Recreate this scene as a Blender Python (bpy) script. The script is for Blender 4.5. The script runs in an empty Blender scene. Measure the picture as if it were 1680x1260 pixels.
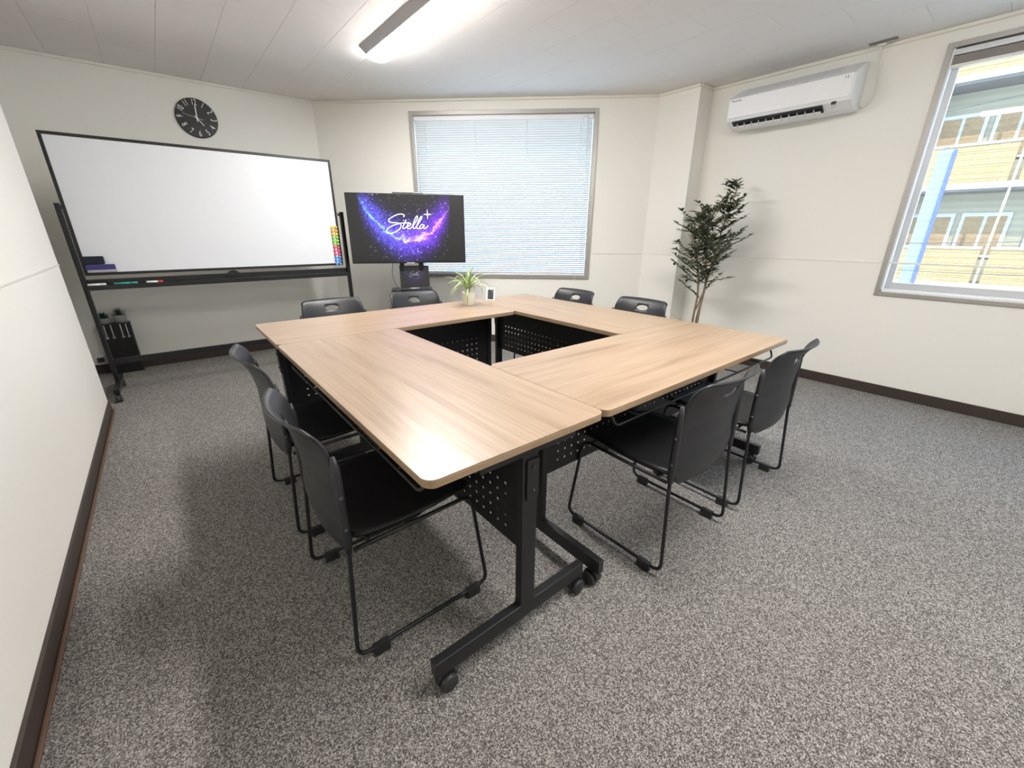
import bpy, bmesh, math, random
from mathutils import Vector, Matrix
random.seed(7)
PI = math.pi
SC = bpy.context.scene
COL = SC.collection

# ------------------------------------------------------------------ camera
F_PX = 676.97
cam_d = bpy.data.cameras.new('camera')
cam = bpy.data.objects.new('camera', cam_d)
COL.objects.link(cam)
cam_d.sensor_fit = 'HORIZONTAL'
cam_d.sensor_width = 36.0
cam_d.lens = F_PX / 1680.0 * 36.0
cam_d.clip_start = 0.02
cam_d.clip_end = 200
_r = Vector((0.77530760, -0.63157210, 0.00384817))
_dn = Vector((-0.21513160, -0.26981077, -0.93857368))
_f = Vector((0.59381522, 0.72685544, -0.34505746))
_m = Matrix(((_r.x, -_dn.x, -_f.x, -0.3344), (_r.y, -_dn.y, -_f.y, -0.6965), (_r.z, -_dn.z, -_f.z, 1.2238), (0, 0, 0, 1)))
cam.matrix_world = _m
SC.camera = cam

# ------------------------------------------------------------------ world, sun, exposure
LAMP_STRENGTH = 107.0
SKY_STRENGTH = 6.5
SUN_STRENGTH = 5.5
w = bpy.data.worlds.new('sky'); SC.world = w; w.use_nodes = True
_bg = w.node_tree.nodes['Background']
_bg.inputs[0].default_value = (0.57, 0.76, 1.0, 1)
_bg.inputs[1].default_value = SKY_STRENGTH
sun_d = bpy.data.lights.new('sun', 'SUN'); sun_d.energy = SUN_STRENGTH; sun_d.angle = 0.01
sun_d.color = (1.0, 0.95, 0.86)
sun = bpy.data.objects.new('sun', sun_d); COL.objects.link(sun)
sun.rotation_euler = (Vector((0.72, 0.42, -0.75))).to_track_quat('-Z', 'Y').to_euler()
SC.view_settings.view_transform = 'Standard'
SC.view_settings.look = 'None'
SC.view_settings.exposure = 0.0
SC.view_settings.gamma = 1.0
SC.view_settings.use_curve_mapping = False
try:
    SC.cycles.max_bounces = 8
    SC.cycles.diffuse_bounces = 4
    SC.cycles.glossy_bounces = 3
    SC.cycles.adaptive_threshold = 0.03
    SC.cycles.transparent_max_bounces = 12
    SC.cycles.use_denoising = True
    SC.cycles.sample_clamp_indirect = 8.0
except Exception:
    pass

# ------------------------------------------------------------------ materials
def _mat(name):
    m = bpy.data.materials.new(name); m.use_nodes = True
    nt = m.node_tree
    return m, nt, nt.nodes['Principled BSDF']

def plain(name, col, rough=0.5, metal=0.0, spec=0.5, noise=0.0, nscale=30.0, bump=0.0, emit=None, estr=0.0, trans=0.0):
    m, nt, b = _mat(name)
    b.inputs['Base Color'].default_value = (*col, 1)
    b.inputs['Roughness'].default_value = rough
    b.inputs['Metallic'].default_value = metal
    b.inputs['Specular IOR Level'].default_value = spec
    tc = nt.nodes.new('ShaderNodeTexCoord')
    nz = nt.nodes.new('ShaderNodeTexNoise'); nz.inputs['Scale'].default_value = nscale; nz.inputs['Detail'].default_value = 4
    nt.links.new(tc.outputs['Object'], nz.inputs['Vector'])
    mx = nt.nodes.new('ShaderNodeMix'); mx.data_type = 'RGBA'
    mx.inputs[6].default_value = (*[c * (1 - noise) for c in col], 1)
    mx.inputs[7].default_value = (*[min(1, c * (1 + noise)) for c in col], 1)
    nt.links.new(nz.outputs['Fac'], mx.inputs[0])
    nt.links.new(mx.outputs[2], b.inputs['Base Color'])
    if bump:
        bp = nt.nodes.new('ShaderNodeBump'); bp.inputs['Strength'].default_value = bump; bp.inputs['Distance'].default_value = 0.002
        nt.links.new(nz.outputs['Fac'], bp.inputs['Height']); nt.links.new(bp.outputs[0], b.inputs['Normal'])
    if emit:
        b.inputs['Emission Color'].default_value = (*emit, 1); b.inputs['Emission Strength'].default_value = estr
    return m

class G:
    """small node-graph helper"""
    def __init__(s, nt): s.nt = nt
    def n(s, t, **kw):
        x = s.nt.nodes.new(t)
        for k, v in kw.items(): setattr(x, k, v)
        return x
    def lk(s, a, b): s.nt.links.new(a, b)
    def put(s, sock, v):
        if isinstance(v, (int, float)): sock.default_value = v
        elif isinstance(v, tuple): sock.default_value = v
        else: s.lk(v, sock)
    def m(s, op, a, b=0.0, c=None, clamp=False):
        x = s.n('ShaderNodeMath', operation=op, use_clamp=clamp)
        s.put(x.inputs[0], a); s.put(x.inputs[1], b)
        if c is not None: s.put(x.inputs[2], c)
        return x.outputs[0]
    def mix(s, f, a, b, bt='MIX'):
        x = s.n('ShaderNodeMix', data_type='RGBA', blend_type=bt)
        s.put(x.inputs[0], f); s.put(x.inputs[6], a); s.put(x.inputs[7], b)
        return x.outputs[2]
    def ramp(s, f, stops):
        x = s.n('ShaderNodeValToRGB'); e = x.color_ramp.elements
        while len(e) < len(stops): e.new(0.5)
        for k, (p, c) in enumerate(stops): e[k].position = p; e[k].color = (*c, 1) if len(c) == 3 else c
        s.put(x.inputs[0], f)
        return x.outputs[0]

def make_wood(name, edge=False):
    m, nt, b = _mat(name); g = G(nt)
    tc = g.n('ShaderNodeTexCoord')
    info = g.n('ShaderNodeObjectInfo')
    off = g.m('MULTIPLY', info.outputs['Random'], 37.0)
    mp = g.n('ShaderNodeMapping'); mp.inputs['Scale'].default_value = (0.9, 12.0, 12.0)
    addv = g.n('ShaderNodeVectorMath', operation='ADD')
    comb = g.n('ShaderNodeCombineXYZ'); g.put(comb.inputs[0], off); g.put(comb.inputs[1], off)
    g.lk(tc.outputs['Object'], addv.inputs[0]); g.lk(comb.outputs[0], addv.inputs[1])
    g.lk(addv.outputs[0], mp.inputs['Vector'])
    n1 = g.n('ShaderNodeTexNoise'); n1.inputs['Scale'].default_value = 1.6; n1.inputs['Detail'].default_value = 5; n1.inputs['Distortion'].default_value = 0.5
    g.lk(mp.outputs[0], n1.inputs['Vector'])
    mp2 = g.n('ShaderNodeMapping'); mp2.inputs['Scale'].default_value = (1.6, 85.0, 85.0)
    g.lk(addv.outputs[0], mp2.inputs['Vector'])
    n2 = g.n('ShaderNodeTexNoise'); n2.inputs['Scale'].default_value = 1.5; n2.inputs['Detail'].default_value = 6; n2.inputs['Distortion'].default_value = 0.3
    g.lk(mp2.outputs[0], n2.inputs['Vector'])
    c1 = g.ramp(n1.outputs['Fac'], [(0.26, (0.30, 0.210, 0.135)), (0.42, (0.385, 0.285, 0.195)), (0.60, (0.435, 0.33, 0.235)), (0.8, (0.36, 0.262, 0.175))])
    f2 = g.m('MULTIPLY', g.m('SUBTRACT', n2.outputs['Fac'], 0.5), 1.15)
    c2 = g.mix(g.m('ADD', 0.5, f2, clamp=True), (0.70, 0.62, 0.56, 1), (1.16, 1.16, 1.16, 1))
    col = g.mix(1.0, c1, c2, 'MULTIPLY')
    if edge: col = g.mix(0.6, col, (0.33, 0.22, 0.12, 1))
    g.lk(col, b.inputs['Base Color'])
    b.inputs['Specular IOR Level'].default_value = 0.62
    b.inputs['Roughness'].default_value = 0.33
    bp = g.n('ShaderNodeBump'); bp.inputs['Strength'].default_value = 0.012; bp.inputs['Distance'].default_value = 0.0004
    g.lk(n2.outputs['Fac'], bp.inputs['Height']); g.lk(bp.outputs[0], b.inputs['Normal'])
    return m

def make_carpet():
    m, nt, b = _mat('carpet_loop'); g = G(nt)
    tc = g.n('ShaderNodeTexCoord')
    n1 = g.n('ShaderNodeTexNoise'); n1.inputs['Scale'].default_value = 280; n1.inputs['Detail'].default_value = 2; n1.inputs['Roughness'].default_value = 0.6
    n2 = g.n('ShaderNodeTexVoronoi'); n2.inputs['Scale'].default_value = 220
    n3 = g.n('ShaderNodeTexNoise'); n3.inputs['Scale'].default_value = 1.3; n3.inputs['Detail'].default_value = 3
    for n in (n1, n2, n3): g.lk(tc.outputs['Object'], n.inputs['Vector'])
    f = g.m('ADD', g.m('MULTIPLY', n1.outputs['Fac'], 0.75), g.m('MULTIPLY', n2.outputs['Color'], 0.25))
    c = g.ramp(f, [(0.36, (0.033, 0.031, 0.029)), (0.46, (0.122, 0.115, 0.108)), (0.54, (0.275, 0.26, 0.244)), (0.64, (0.53, 0.505, 0.475))])
    c = g.mix(g.m('MULTIPLY', n3.outputs['Fac'], 0.25), c, (0.16, 0.15, 0.138, 1))
    g.lk(c, b.inputs['Base Color'])
    b.inputs['Roughness'].default_value = 0.95
    b.inputs['Specular IOR Level'].default_value = 0.15
    bp = g.n('ShaderNodeBump'); bp.inputs['Strength'].default_value = 0.5; bp.inputs['Distance'].default_value = 0.003
    g.lk(f, bp.inputs['Height']); g.lk(bp.outputs[0], b.inputs['Normal'])
    return m

def make_glass(name, wired=False):
    m, nt, b = _mat(name); g = G(nt)
    out = nt.nodes['Material Output']
    tr = g.n('ShaderNodeBsdfTransparent'); tr.inputs[0].default_value = (0.95, 0.97, 0.97, 1)
    gl = g.n('ShaderNodeBsdfGlossy'); gl.inputs['Roughness'].default_value = 0.02
    mx = g.n('ShaderNodeMixShader'); mx.inputs[0].default_value = 0.03
    g.lk(tr.outputs[0], mx.inputs[1]); g.lk(gl.outputs[0], mx.inputs[2])
    res = mx.outputs[0]
    if wired:
        tc = g.n('ShaderNodeTexCoord'); sp = g.n('ShaderNodeSeparateXYZ'); g.lk(tc.outputs['Object'], sp.inputs[0])
        a = g.m('ADD', sp.outputs[1], sp.outputs[2]); c = g.m('SUBTRACT', sp.outputs[1], sp.outputs[2])
        def line(v): return g.m('LESS_THAN', g.m('ABSOLUTE', g.m('SUBTRACT', g.m('FRACT', g.m('MULTIPLY', v, 24.0)), 0.5)), 0.022)
        f = g.m('MULTIPLY', g.m('MAXIMUM', line(a), line(c)), 0.55)
        df = g.n('ShaderNodeBsdfDiffuse'); df.inputs[0].default_value = (0.45, 0.45, 0.47, 1)
        mx2 = g.n('ShaderNodeMixShader'); g.put(mx2.inputs[0], f); g.lk(res, mx2.inputs[1]); g.lk(df.outputs[0], mx2.inputs[2])
        res = mx2.outputs[0]
    g.lk(res, out.inputs['Surface'])
    return m

def make_slat():
    m, nt, b = _mat('blind_slat_white'); g = G(nt)
    out = nt.nodes['Material Output']
    b.inputs['Base Color'].default_value = (0.64, 0.615, 0.57, 1); b.inputs['Roughness'].default_value = 0.35
    tl = g.n('ShaderNodeBsdfTranslucent'); tl.inputs[0].default_value = (0.6, 0.64, 0.7, 1)
    mx = g.n('ShaderNodeMixShader'); mx.inputs[0].default_value = 0.06
    g.lk(b.outputs[0], mx.inputs[1]); g.lk(tl.outputs[0], mx.inputs[2]); g.lk(mx.outputs[0], out.inputs['Surface'])
    return m

def make_screen(name, strength, aspect):
    """dark display glass showing a blue-violet star cloud; generated coordinates: x across, z up"""
    m, nt, b = _mat(name); g = G(nt)
    b.inputs['Base Color'].default_value = (0.018, 0.018, 0.02, 1); b.inputs['Roughness'].default_value = 0.28
    tc = g.n('ShaderNodeTexCoord'); sp = g.n('ShaderNodeSeparateXYZ'); g.lk(tc.outputs['Generated'], sp.inputs[0])
    s, t = sp.outputs[0], sp.outputs[2]
    ds = g.m('SUBTRACT', s, 0.505)
    yc = g.m('ADD', 0.335, g.m('MULTIPLY', 3.6, g.m('MULTIPLY', ds, ds)))
    vec = g.n('ShaderNodeCombineXYZ'); g.put(vec.inputs[0], g.m('MULTIPLY', s, aspect)); g.put(vec.inputs[1], t)
    nz = g.n('ShaderNodeTexNoise'); nz.inputs['Scale'].default_value = 7; nz.inputs['Detail'].default_value = 8; nz.inputs['Roughness'].default_value = 0.7
    g.lk(vec.outputs[0], nz.inputs['Vector'])
    nf = g.n('ShaderNodeTexNoise'); nf.inputs['Scale'].default_value = 30; nf.inputs['Detail'].default_value = 9; nf.inputs['Roughness'].default_value = 0.72; nf.inputs['Distortion'].default_value = 1.5
    g.lk(vec.outputs[0], nf.inputs['Vector'])
    dist = g.m('ADD', g.m('SUBTRACT', t, yc), g.m('MULTIPLY', g.m('SUBTRACT', nz.outputs['Fac'], 0.5), 0.30))
    def gauss(x, wd): return g.m('POWER', 2.718, g.m('MULTIPLY', -1.0, g.m('POWER', g.m('ABSOLUTE', g.m('DIVIDE', x, wd)), 2.0)))
    edge = g.m('MULTIPLY', g.m('SMOOTH_MIN', g.m('MULTIPLY', g.m('SUBTRACT', s, 0.09), 9.0), 1.0, 0.3, clamp=True), g.m('SMOOTH_MIN', g.m('MULTIPLY', g.m('SUBTRACT', 0.88, s), 9.0), 1.0, 0.3, clamp=True))
    broad = g.m('MULTIPLY', gauss(dist, 0.20), edge)
    thin = g.m('MULTIPLY', gauss(dist, 0.028), edge)
    fil = g.m('POWER', g.m('MULTIPLY', nf.outputs['Fac'], 1.85), 6.0)
    cb = g.mix(g.m('MULTIPLY', g.m('ADD', s, -0.25), 1.6, clamp=True), (0.12, 0.10, 1.0, 1), (0.22, 0.02, 0.95, 1))
    ct = g.mix(g.m('MULTIPLY', g.m('ADD', s, -0.35), 3.4, clamp=True), (0.12, 0.55, 1.0, 1), (1.0, 0.40, 0.75, 1))
    def scale(c, f):
        x = g.n('ShaderNodeVectorMath', operation='SCALE'); g.lk(c, x.inputs[0]); g.put(x.inputs['Scale'], f); return x.outputs[0]
    def add(a_, b_):
        x = g.n('ShaderNodeVectorMath', operation='ADD'); g.lk(a_, x.inputs[0]); g.lk(b_, x.inputs[1]); return x.outputs[0]
    e = scale(cb, g.m('MULTIPLY', broad, g.m('ADD', 0.16, g.m('MULTIPLY', fil, 1.0))))
    e = add(e, scale(ct, g.m('MULTIPLY', thin, g.m('MULTIPLY', fil, 1.1))))
    core = g.m('MULTIPLY', gauss(g.m('SUBTRACT', s, 0.61), 0.05), gauss(g.m('SUBTRACT', t, 0.365), 0.035))
    e = add(e, scale(g.mix(0.0, (1.0, 0.45, 0.6, 1), (1, 1, 1, 1)), g.m('MULTIPLY', core, 0.7)))
    # stars
    for sc_, th, st in ((34, 0.20, 1.0), (17, 0.13, 1.8)):
        vo = g.n('ShaderNodeTexVoronoi'); vo.inputs['Scale'].default_value = sc_; g.lk(vec.outputs[0], vo.inputs['Vector'])
        sep = g.n('ShaderNodeSeparateColor'); g.lk(vo.outputs['Color'], sep.inputs[0])
        dot = g.m('MULTIPLY', g.m('LESS_THAN', vo.outputs['Distance'], g.m('MULTIPLY', th, g.m('ADD', 0.4, sep.outputs[1]))), g.m('GREATER_THAN', sep.outputs[0], 0.55))
        near = g.m('MULTIPLY', gauss(dist, 0.42), edge)
        e = add(e, scale(g.mix(0.0, (0.85, 0.85, 1.0, 1), (1, 1, 1, 1)), g.m('MULTIPLY', g.m('MULTIPLY', dot, near), st * 0.6)))
    g.lk(e, b.inputs['Emission Color']); b.inputs['Emission Strength'].default_value = strength
    return m

def make_brick(name, c1, c2, mortar):
    m, nt, b = _mat(name); g = G(nt)
    tc = g.n('ShaderNodeTexCoord'); mp = g.n('ShaderNodeMapping')
    mp.inputs['Rotation'].default_value = (PI / 2, 0, PI / 2)
    sp = g.n('ShaderNodeSeparateXYZ'); g.lk(tc.outputs['Object'], sp.inputs[0])
    cv = g.n('ShaderNodeCombineXYZ'); g.put(cv.inputs[0], g.m('ADD', sp.outputs[1], sp.outputs[0])); g.put(cv.inputs[1], sp.outputs[2])
    br = g.n('ShaderNodeTexBrick'); br.inputs['Scale'].default_value = 1.0
    br.inputs['Brick Width'].default_value = 0.23; br.inputs['Row Height'].default_value = 0.075; br.inputs['Mortar Size'].default_value = 0.007
    br.inputs['Color1'].default_value = (*c1, 1); br.inputs['Color2'].default_value = (*c2, 1); br.inputs['Mortar'].default_value = (*mortar, 1)
    g.lk(cv.outputs[0], br.inputs['Vector']); g.lk(br.outputs['Color'], b.inputs['Base Color'])
    b.inputs['Roughness'].default_value = 0.8
    return m

def make_leaf(name, c1, c2, rough=0.45):
    m, nt, b = _mat(name); g = G(nt)
    tc = g.n('ShaderNodeTexCoord'); nz = g.n('ShaderNodeTexNoise'); nz.inputs['Scale'].default_value = 14
    g.lk(tc.outputs['Object'], nz.inputs['Vector'])
    g.lk(g.ramp(nz.outputs['Fac'], [(0.35, c1), (0.65, c2)]), b.inputs['Base Color'])
    b.inputs['Roughness'].default_value = rough
    return m

def make_stripe_leaf():
    """long leaf: green middle with cream margins (attribute-free: uses generated y across the blade)"""
    m, nt, b = _mat('variegated_leaf'); g = G(nt)
    uv = g.n('ShaderNodeUVMap'); sp = g.n('ShaderNodeSeparateXYZ'); g.lk(uv.outputs[0], sp.inputs[0])
    f = g.m('LESS_THAN', g.m('ABSOLUTE', g.m('SUBTRACT', sp.outputs[0], 0.5)), 0.27)
    g.lk(g.mix(f, (0.62, 0.68, 0.36, 1), (0.10, 0.22, 0.05, 1)), b.inputs['Base Color'])
    b.inputs['Roughness'].default_value = 0.45
    return m

M = {}
M['wall'] = plain('wall_paper_cream', (0.84, 0.82, 0.76), 0.85, noise=0.02, nscale=120, bump=0.12, spec=0.25)
M['ceil'] = plain('ceiling_board_white', (0.80, 0.77, 0.74), 0.85, noise=0.02, nscale=60, bump=0.08, spec=0.2)
M['groove'] = plain('ceiling_groove', (0.60, 0.57, 0.53), 0.9)
M['trimw'] = plain('trim_cream', (0.80, 0.78, 0.70), 0.5, noise=0.02)
M['base'] = plain('baseboard_brown', (0.045, 0.032, 0.026), 0.45, noise=0.25, nscale=14)
M['carpet'] = make_carpet()
M['wood'] = make_wood('table_wood_laminate')
M['woodedge'] = make_wood('table_edge_band', True)
M['blackmetal'] = plain('black_powder_metal', (0.012, 0.012, 0.013), 0.42, noise=0.2, nscale=200, bump=0.05)
M['blackrub'] = plain('black_plastic', (0.02, 0.02, 0.022), 0.5, noise=0.15)
M['wheel'] = plain('caster_tread', (0.03, 0.03, 0.032), 0.45, noise=0.15)
M['chair'] = plain('chair_charcoal_plastic', (0.020, 0.021, 0.024), 0.42, noise=0.12, nscale=300, bump=0.15)
M['seat'] = plain('chair_seat_black', (0.010, 0.010, 0.011), 0.45, noise=0.12, nscale=300, bump=0.15)
M['alu'] = plain('window_aluminium', (0.42, 0.40, 0.37), 0.38, metal=0.55, noise=0.05)
M['aluw'] = plain('sash_silver', (0.62, 0.63, 0.64), 0.35, metal=0.3, noise=0.04)
M['slat'] = make_slat()
M['glass'] = make_glass('window_glass')
M['wglass'] = make_glass('wired_glass', True)
M['white'] = plain('white_plastic', (0.82, 0.82, 0.82), 0.35, noise=0.02)
M['acdark'] = plain('air_outlet_dark', (0.02, 0.02, 0.025), 0.5)
M['acgrey'] = plain('air_conditioner_grey', (0.55, 0.55, 0.56), 0.4, noise=0.03)
M['board'] = plain('whiteboard_enamel', (0.73, 0.745, 0.775), 0.4, noise=0.01)
M['black'] = plain('black_satin', (0.01, 0.01, 0.011), 0.35, noise=0.2)
M['clockf'] = plain('clock_face_black', (0.012, 0.012, 0.013), 0.4, noise=0.2)
M['whitep'] = plain('white_paint_print', (0.85, 0.85, 0.84), 0.4)
M['tvscreen'] = make_screen('tv_display', 1.6, 1.73)
M['lapscreen'] = make_screen('laptop_display', 0.06, 1.4)
M['glow'] = plain('lettering_glow', (0.9, 0.95, 1.0), 0.5, emit=(0.85, 0.95, 1.0), estr=1.6)
M['glowdim'] = plain('lettering_dim', (0.3, 0.3, 0.4), 0.5, emit=(0.65, 0.65, 0.85), estr=0.22)
M['lapgrey'] = plain('laptop_aluminium', (0.10, 0.105, 0.115), 0.3, metal=0.7, noise=0.05)
M['lamp'] = plain('lamp_diffuser', (0.9, 0.9, 0.9), 0.5, emit=(1.0, 0.972, 0.948), estr=LAMP_STRENGTH)
M['lampbody'] = plain('lamp_steel_white', (0.48, 0.48, 0.49), 0.4, noise=0.02)
M['bark'] = plain('olive_bark', (0.23, 0.17, 0.11), 0.85, noise=0.3, nscale=60, bump=0.4)
M['olive'] = make_leaf('olive_leaf', (0.046, 0.070, 0.036), (0.14, 0.165, 0.10))
M['olivefruit'] = plain('olive_fruit', (0.012, 0.010, 0.012), 0.25)
M['soil'] = plain('potting_soil', (0.05, 0.035, 0.025), 0.95, noise=0.4, nscale=90, bump=0.6)
M['stripe'] = make_stripe_leaf()
M['cream'] = plain('cream_ceramic', (0.82, 0.80, 0.70), 0.3, noise=0.02)
M['succ'] = make_leaf('succulent_green', (0.01, 0.07, 0.035), (0.03, 0.14, 0.07))
M['moss'] = make_leaf('grey_green_leaf', (0.06, 0.08, 0.045), (0.13, 0.15, 0.09))
M['stone'] = plain('grey_stone_pot', (0.33, 0.33, 0.32), 0.8, noise=0.25, nscale=60, bump=0.3)
M['display'] = plain('clock_display', (0.06, 0.06, 0.065), 0.3)
M['navy'] = plain('eraser_navy', (0.008, 0.009, 0.022), 0.8, noise=0.2, nscale=200, bump=0.2)
M['purple'] = plain('eraser_purple', (0.045, 0.038, 0.16), 0.8, noise=0.2, nscale=200, bump=0.2)
M['felt'] = plain('eraser_felt_grey', (0.36, 0.34, 0.38), 0.9, noise=0.15, nscale=300)
M['teal'] = plain('marker_green', (0.03, 0.30, 0.23), 0.4)
M['red'] = plain('marker_red', (0.60, 0.05, 0.04), 0.4)
for _n, _c in (('yellow', (0.90, 0.55, 0.05)), ('green', (0.30, 0.66, 0.06)), ('pink', (0.80, 0.08, 0.20)), ('blue', (0.06, 0.33, 0.80))):
    M['mag' + _n] = plain('magnet_' + _n, _c, 0.35)
M['plate'] = plain('grey_steel_plate', (0.20, 0.19, 0.18), 0.5, metal=0.4, noise=0.1)
M['brickY'] = make_brick('facade_yellow_brick', (0.30, 0.215, 0.095), (0.35, 0.255, 0.125), (0.21, 0.14, 0.07))
M['concrete'] = plain('facade_concrete', (0.36, 0.345, 0.32), 0.85, noise=0.08, nscale=5)
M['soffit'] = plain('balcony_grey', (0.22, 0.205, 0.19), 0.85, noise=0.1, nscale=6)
M['faccream'] = plain('facade_cream', (0.36, 0.315, 0.22), 0.8, noise=0.05)
M['facwhite'] = plain('facade_white_frame', (0.5, 0.49, 0.47), 0.5)
M['curtain'] = plain('facade_curtain', (0.32, 0.215, 0.115), 0.9, noise=0.3, nscale=12)
M['signblue'] = plain('sign_pale_blue', (0.20, 0.23, 0.255), 0.5, noise=0.05)
M['signedge'] = plain('sign_edge_blue', (0.07, 0.10, 0.30), 0.5)
M['wire'] = plain('cable_dark', (0.06, 0.06, 0.06), 0.6)
M['redtri'] = plain('red_sticker', (0.75, 0.03, 0.03), 0.5)

# ------------------------------------------------------------------ mesh helpers
def mesh_from(name, bm, mats, smooth=False):
    me = bpy.data.meshes.new(name); bm.to_mesh(me); bm.free()
    for mt in (mats if isinstance(mats, (list, tuple)) else [mats]): me.materials.append(mt)
    if smooth:
        for p in me.polygons: p.use_smooth = True
    return me

def link(name, me, parent=None, loc=(0, 0, 0), rot=(0, 0, 0)):
    o = bpy.data.objects.new(name, me); COL.objects.link(o)
    o.location = loc; o.rotation_euler = rot
    if parent: o.parent = parent
    return o

def bx(bm, c, s, rot=None, bevel=0.0, mat=0):
    r = bmesh.ops.create_cube(bm, size=1.0)
    vs = r['verts']
    for v in vs: v.co = Vector((v.co.x * s[0], v.co.y * s[1], v.co.z * s[2]))
    if bevel:
        es = list({e for v in vs for e in v.link_edges})
        rr = bmesh.ops.bevel(bm, geom=es, offset=bevel, segments=2, affect='EDGES', profile=0.6)
        vs = list({v for f in rr['faces'] for v in f.verts} | {v for v in vs if v.is_valid})
    mt = Matrix.Translation(c)
    if rot is not None: mt = mt @ rot.to_4x4()
    for v in vs: v.co = mt @ v.co
    if mat:
        for f in {f for v in vs for f in v.link_faces}: f.material_index = mat
    return vs

def box(name, c, s, mat, parent=None, bevel=0.0, loc=(0, 0, 0), rot=(0, 0, 0), r=None):
    bm = bmesh.new(); bx(bm, c, s, r, bevel)
    return link(name, mesh_from(name, bm, mat), parent, loc, rot)

def tube(bm, pts, r, n=8, closed=False, rads=None):
    pts = [Vector(p) for p in pts]; N = len(pts); rings = []
    up = None
    for i, p in enumerate(pts):
        if closed: t = pts[(i + 1) % N] - pts[i - 1]
        else: t = (pts[min(i + 1, N - 1)] - pts[max(i - 1, 0)])
        if t.length < 1e-9: t = Vector((0, 0, 1))
        t.normalize()
        if up is None: up = Vector((0, 0, 1)) if abs(t.z) < 0.9 else Vector((1, 0, 0))
        a = t.cross(up)
        if a.length < 1e-6: a = t.cross(Vector((0.3, 1, 0.2)))
        a.normalize(); b = a.cross(t); up = b
        rr = rads[i] if rads else r
        rings.append([bm.verts.new(p + (a * math.cos(2 * PI * k / n) + b * math.sin(2 * PI * k / n)) * rr) for k in range(n)])
    for i in range(N if closed else N - 1):
        A, B = rings[i], rings[(i + 1) % N]
        for k in range(n): bm.faces.new((A[k], A[(k + 1) % n], B[(k + 1) % n], B[k]))
    if not closed:
        bm.faces.new(list(reversed(rings[0]))); bm.faces.new(rings[-1])
    bmesh.ops.recalc_face_normals(bm, faces=bm.faces)

def tubeobj(name, pts, r, mat, parent=None, n=8, rads=None, closed=False):
    bm = bmesh.new(); tube(bm, pts, r, n, closed, rads)
    return link(name, mesh_from(name, bm, mat, True), parent)

def bend(pts, rad, seg=5):
    """round the inner corners of a polyline"""
    pts = [Vector(p) for p in pts]; out = [pts[0]]
    for i in range(1, len(pts) - 1):
        a, b, c = pts[i - 1], pts[i], pts[i + 1]
        r1 = min(rad, (a - b).length * 0.49, (c - b).length * 0.49)
        p, q = b + (a - b).normalized() * r1, b + (c - b).normalized() * r1
        for k in range(seg + 1):
            t = k / seg
            out.append(p * (1 - t) ** 2 + b * 2 * t * (1 - t) + q * t * t)
    out.append(pts[-1])
    return out

def spline(pts, sub=6):
    pts = [Vector(p) for p in pts]; out = []
    for i in range(len(pts) - 1):
        p0 = pts[max(i - 1, 0)]; p1 = pts[i]; p2 = pts[i + 1]; p3 = pts[min(i + 2, len(pts) - 1)]
        for k in range(sub):
            t = k / sub
            out.append(0.5 * ((2 * p1) + (-p0 + p2) * t + (2 * p0 - 5 * p1 + 4 * p2 - p3) * t * t + (-p0 + 3 * p1 - 3 * p2 + p3) * t ** 3))
    out.append(pts[-1]); return out

def lathe(bm, prof, n=24, c=(0, 0, 0)):
    rings = []
    for (r, z) in prof:
        rings.append([bm.verts.new((c[0] + r * math.cos(2 * PI * k / n), c[1] + r * math.sin(2 * PI * k / n), c[2] + z)) for k in range(n)])
    for A, B in zip(rings[:-1], rings[1:]):
        for k in range(n): bm.faces.new((A[k], A[(k + 1) % n], B[(k + 1) % n], B[k]))
    bm.faces.new(list(reversed(rings[0]))); bm.faces.new(rings[-1])
    bmesh.ops.recalc_face_normals(bm, faces=bm.faces)

def latheobj(name, prof, mat, parent=None, n=24, loc=(0, 0, 0), rot=(0, 0, 0), smooth=True):
    bm = bmesh.new(); lathe(bm, prof, n)
    return link(name, mesh_from(name, bm, mat, smooth), parent, loc, rot)

def prism(bm, poly, a, b, mp):
    """extrude a 2-D outline from a to b; mp(u,v,w) -> xyz"""
    A = [bm.verts.new(mp(u, v, a)) for u, v in poly]; B = [bm.verts.new(mp(u, v, b)) for u, v in poly]
    n = len(poly)
    for k in range(n): bm.faces.new((A[k], A[(k + 1) % n], B[(k + 1) % n], B[k]))
    bm.faces.new(A); bm.faces.new(B)
    bmesh.ops.recalc_face_normals(bm, faces=bm.faces)

def prismobj(name, poly, a, b, mp, mat, parent=None, smooth=False):
    bm = bmesh.new(); prism(bm, poly, a, b, mp)
    return link(name, mesh_from(name, bm, mat, smooth), parent)

def rrect(w_, h_, r, n=5, cx=0, cy=0):
    out = []
    for sx, sy, a0 in ((1, 1, 0), (-1, 1, PI / 2), (-1, -1, PI), (1, -1, 3 * PI / 2)):
        for k in range(n + 1):
            a = a0 + (PI / 2) * k / n
            out.append((cx + sx * (w_ / 2 - r) + r * math.cos(a), cy + sy * (h_ / 2 - r) + r * math.sin(a)))
    return out

def empty(name, loc=(0, 0, 0), rz=0.0, label=None, cat=None, group=None):
    o = bpy.data.objects.new(name, None); COL.objects.link(o)
    o.location = loc; o.rotation_euler = (0, 0, rz); o.empty_display_size = 0.1
    if label: tag(o, label, cat, group)
    return o

def tag(o, label, cat, group=None):
    o['label'] = label; o['category'] = cat
    if group: o['group'] = group
    return o

def struct(o, label=None):
    o['kind'] = 'structure'
    if label: o['label'] = label
    return o

def dup(root, loc, rz, label, group=None):
    def rec(o, par):
        c = o.copy(); COL.objects.link(c); c.parent = par
        for ch in [x for x in o.children]: rec(ch, c)
        return c
    r = rec(root, None)
    r.location = loc; r.rotation_euler = (0, 0, rz); r['label'] = label
    if group: r['group'] = group
    return r

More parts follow.
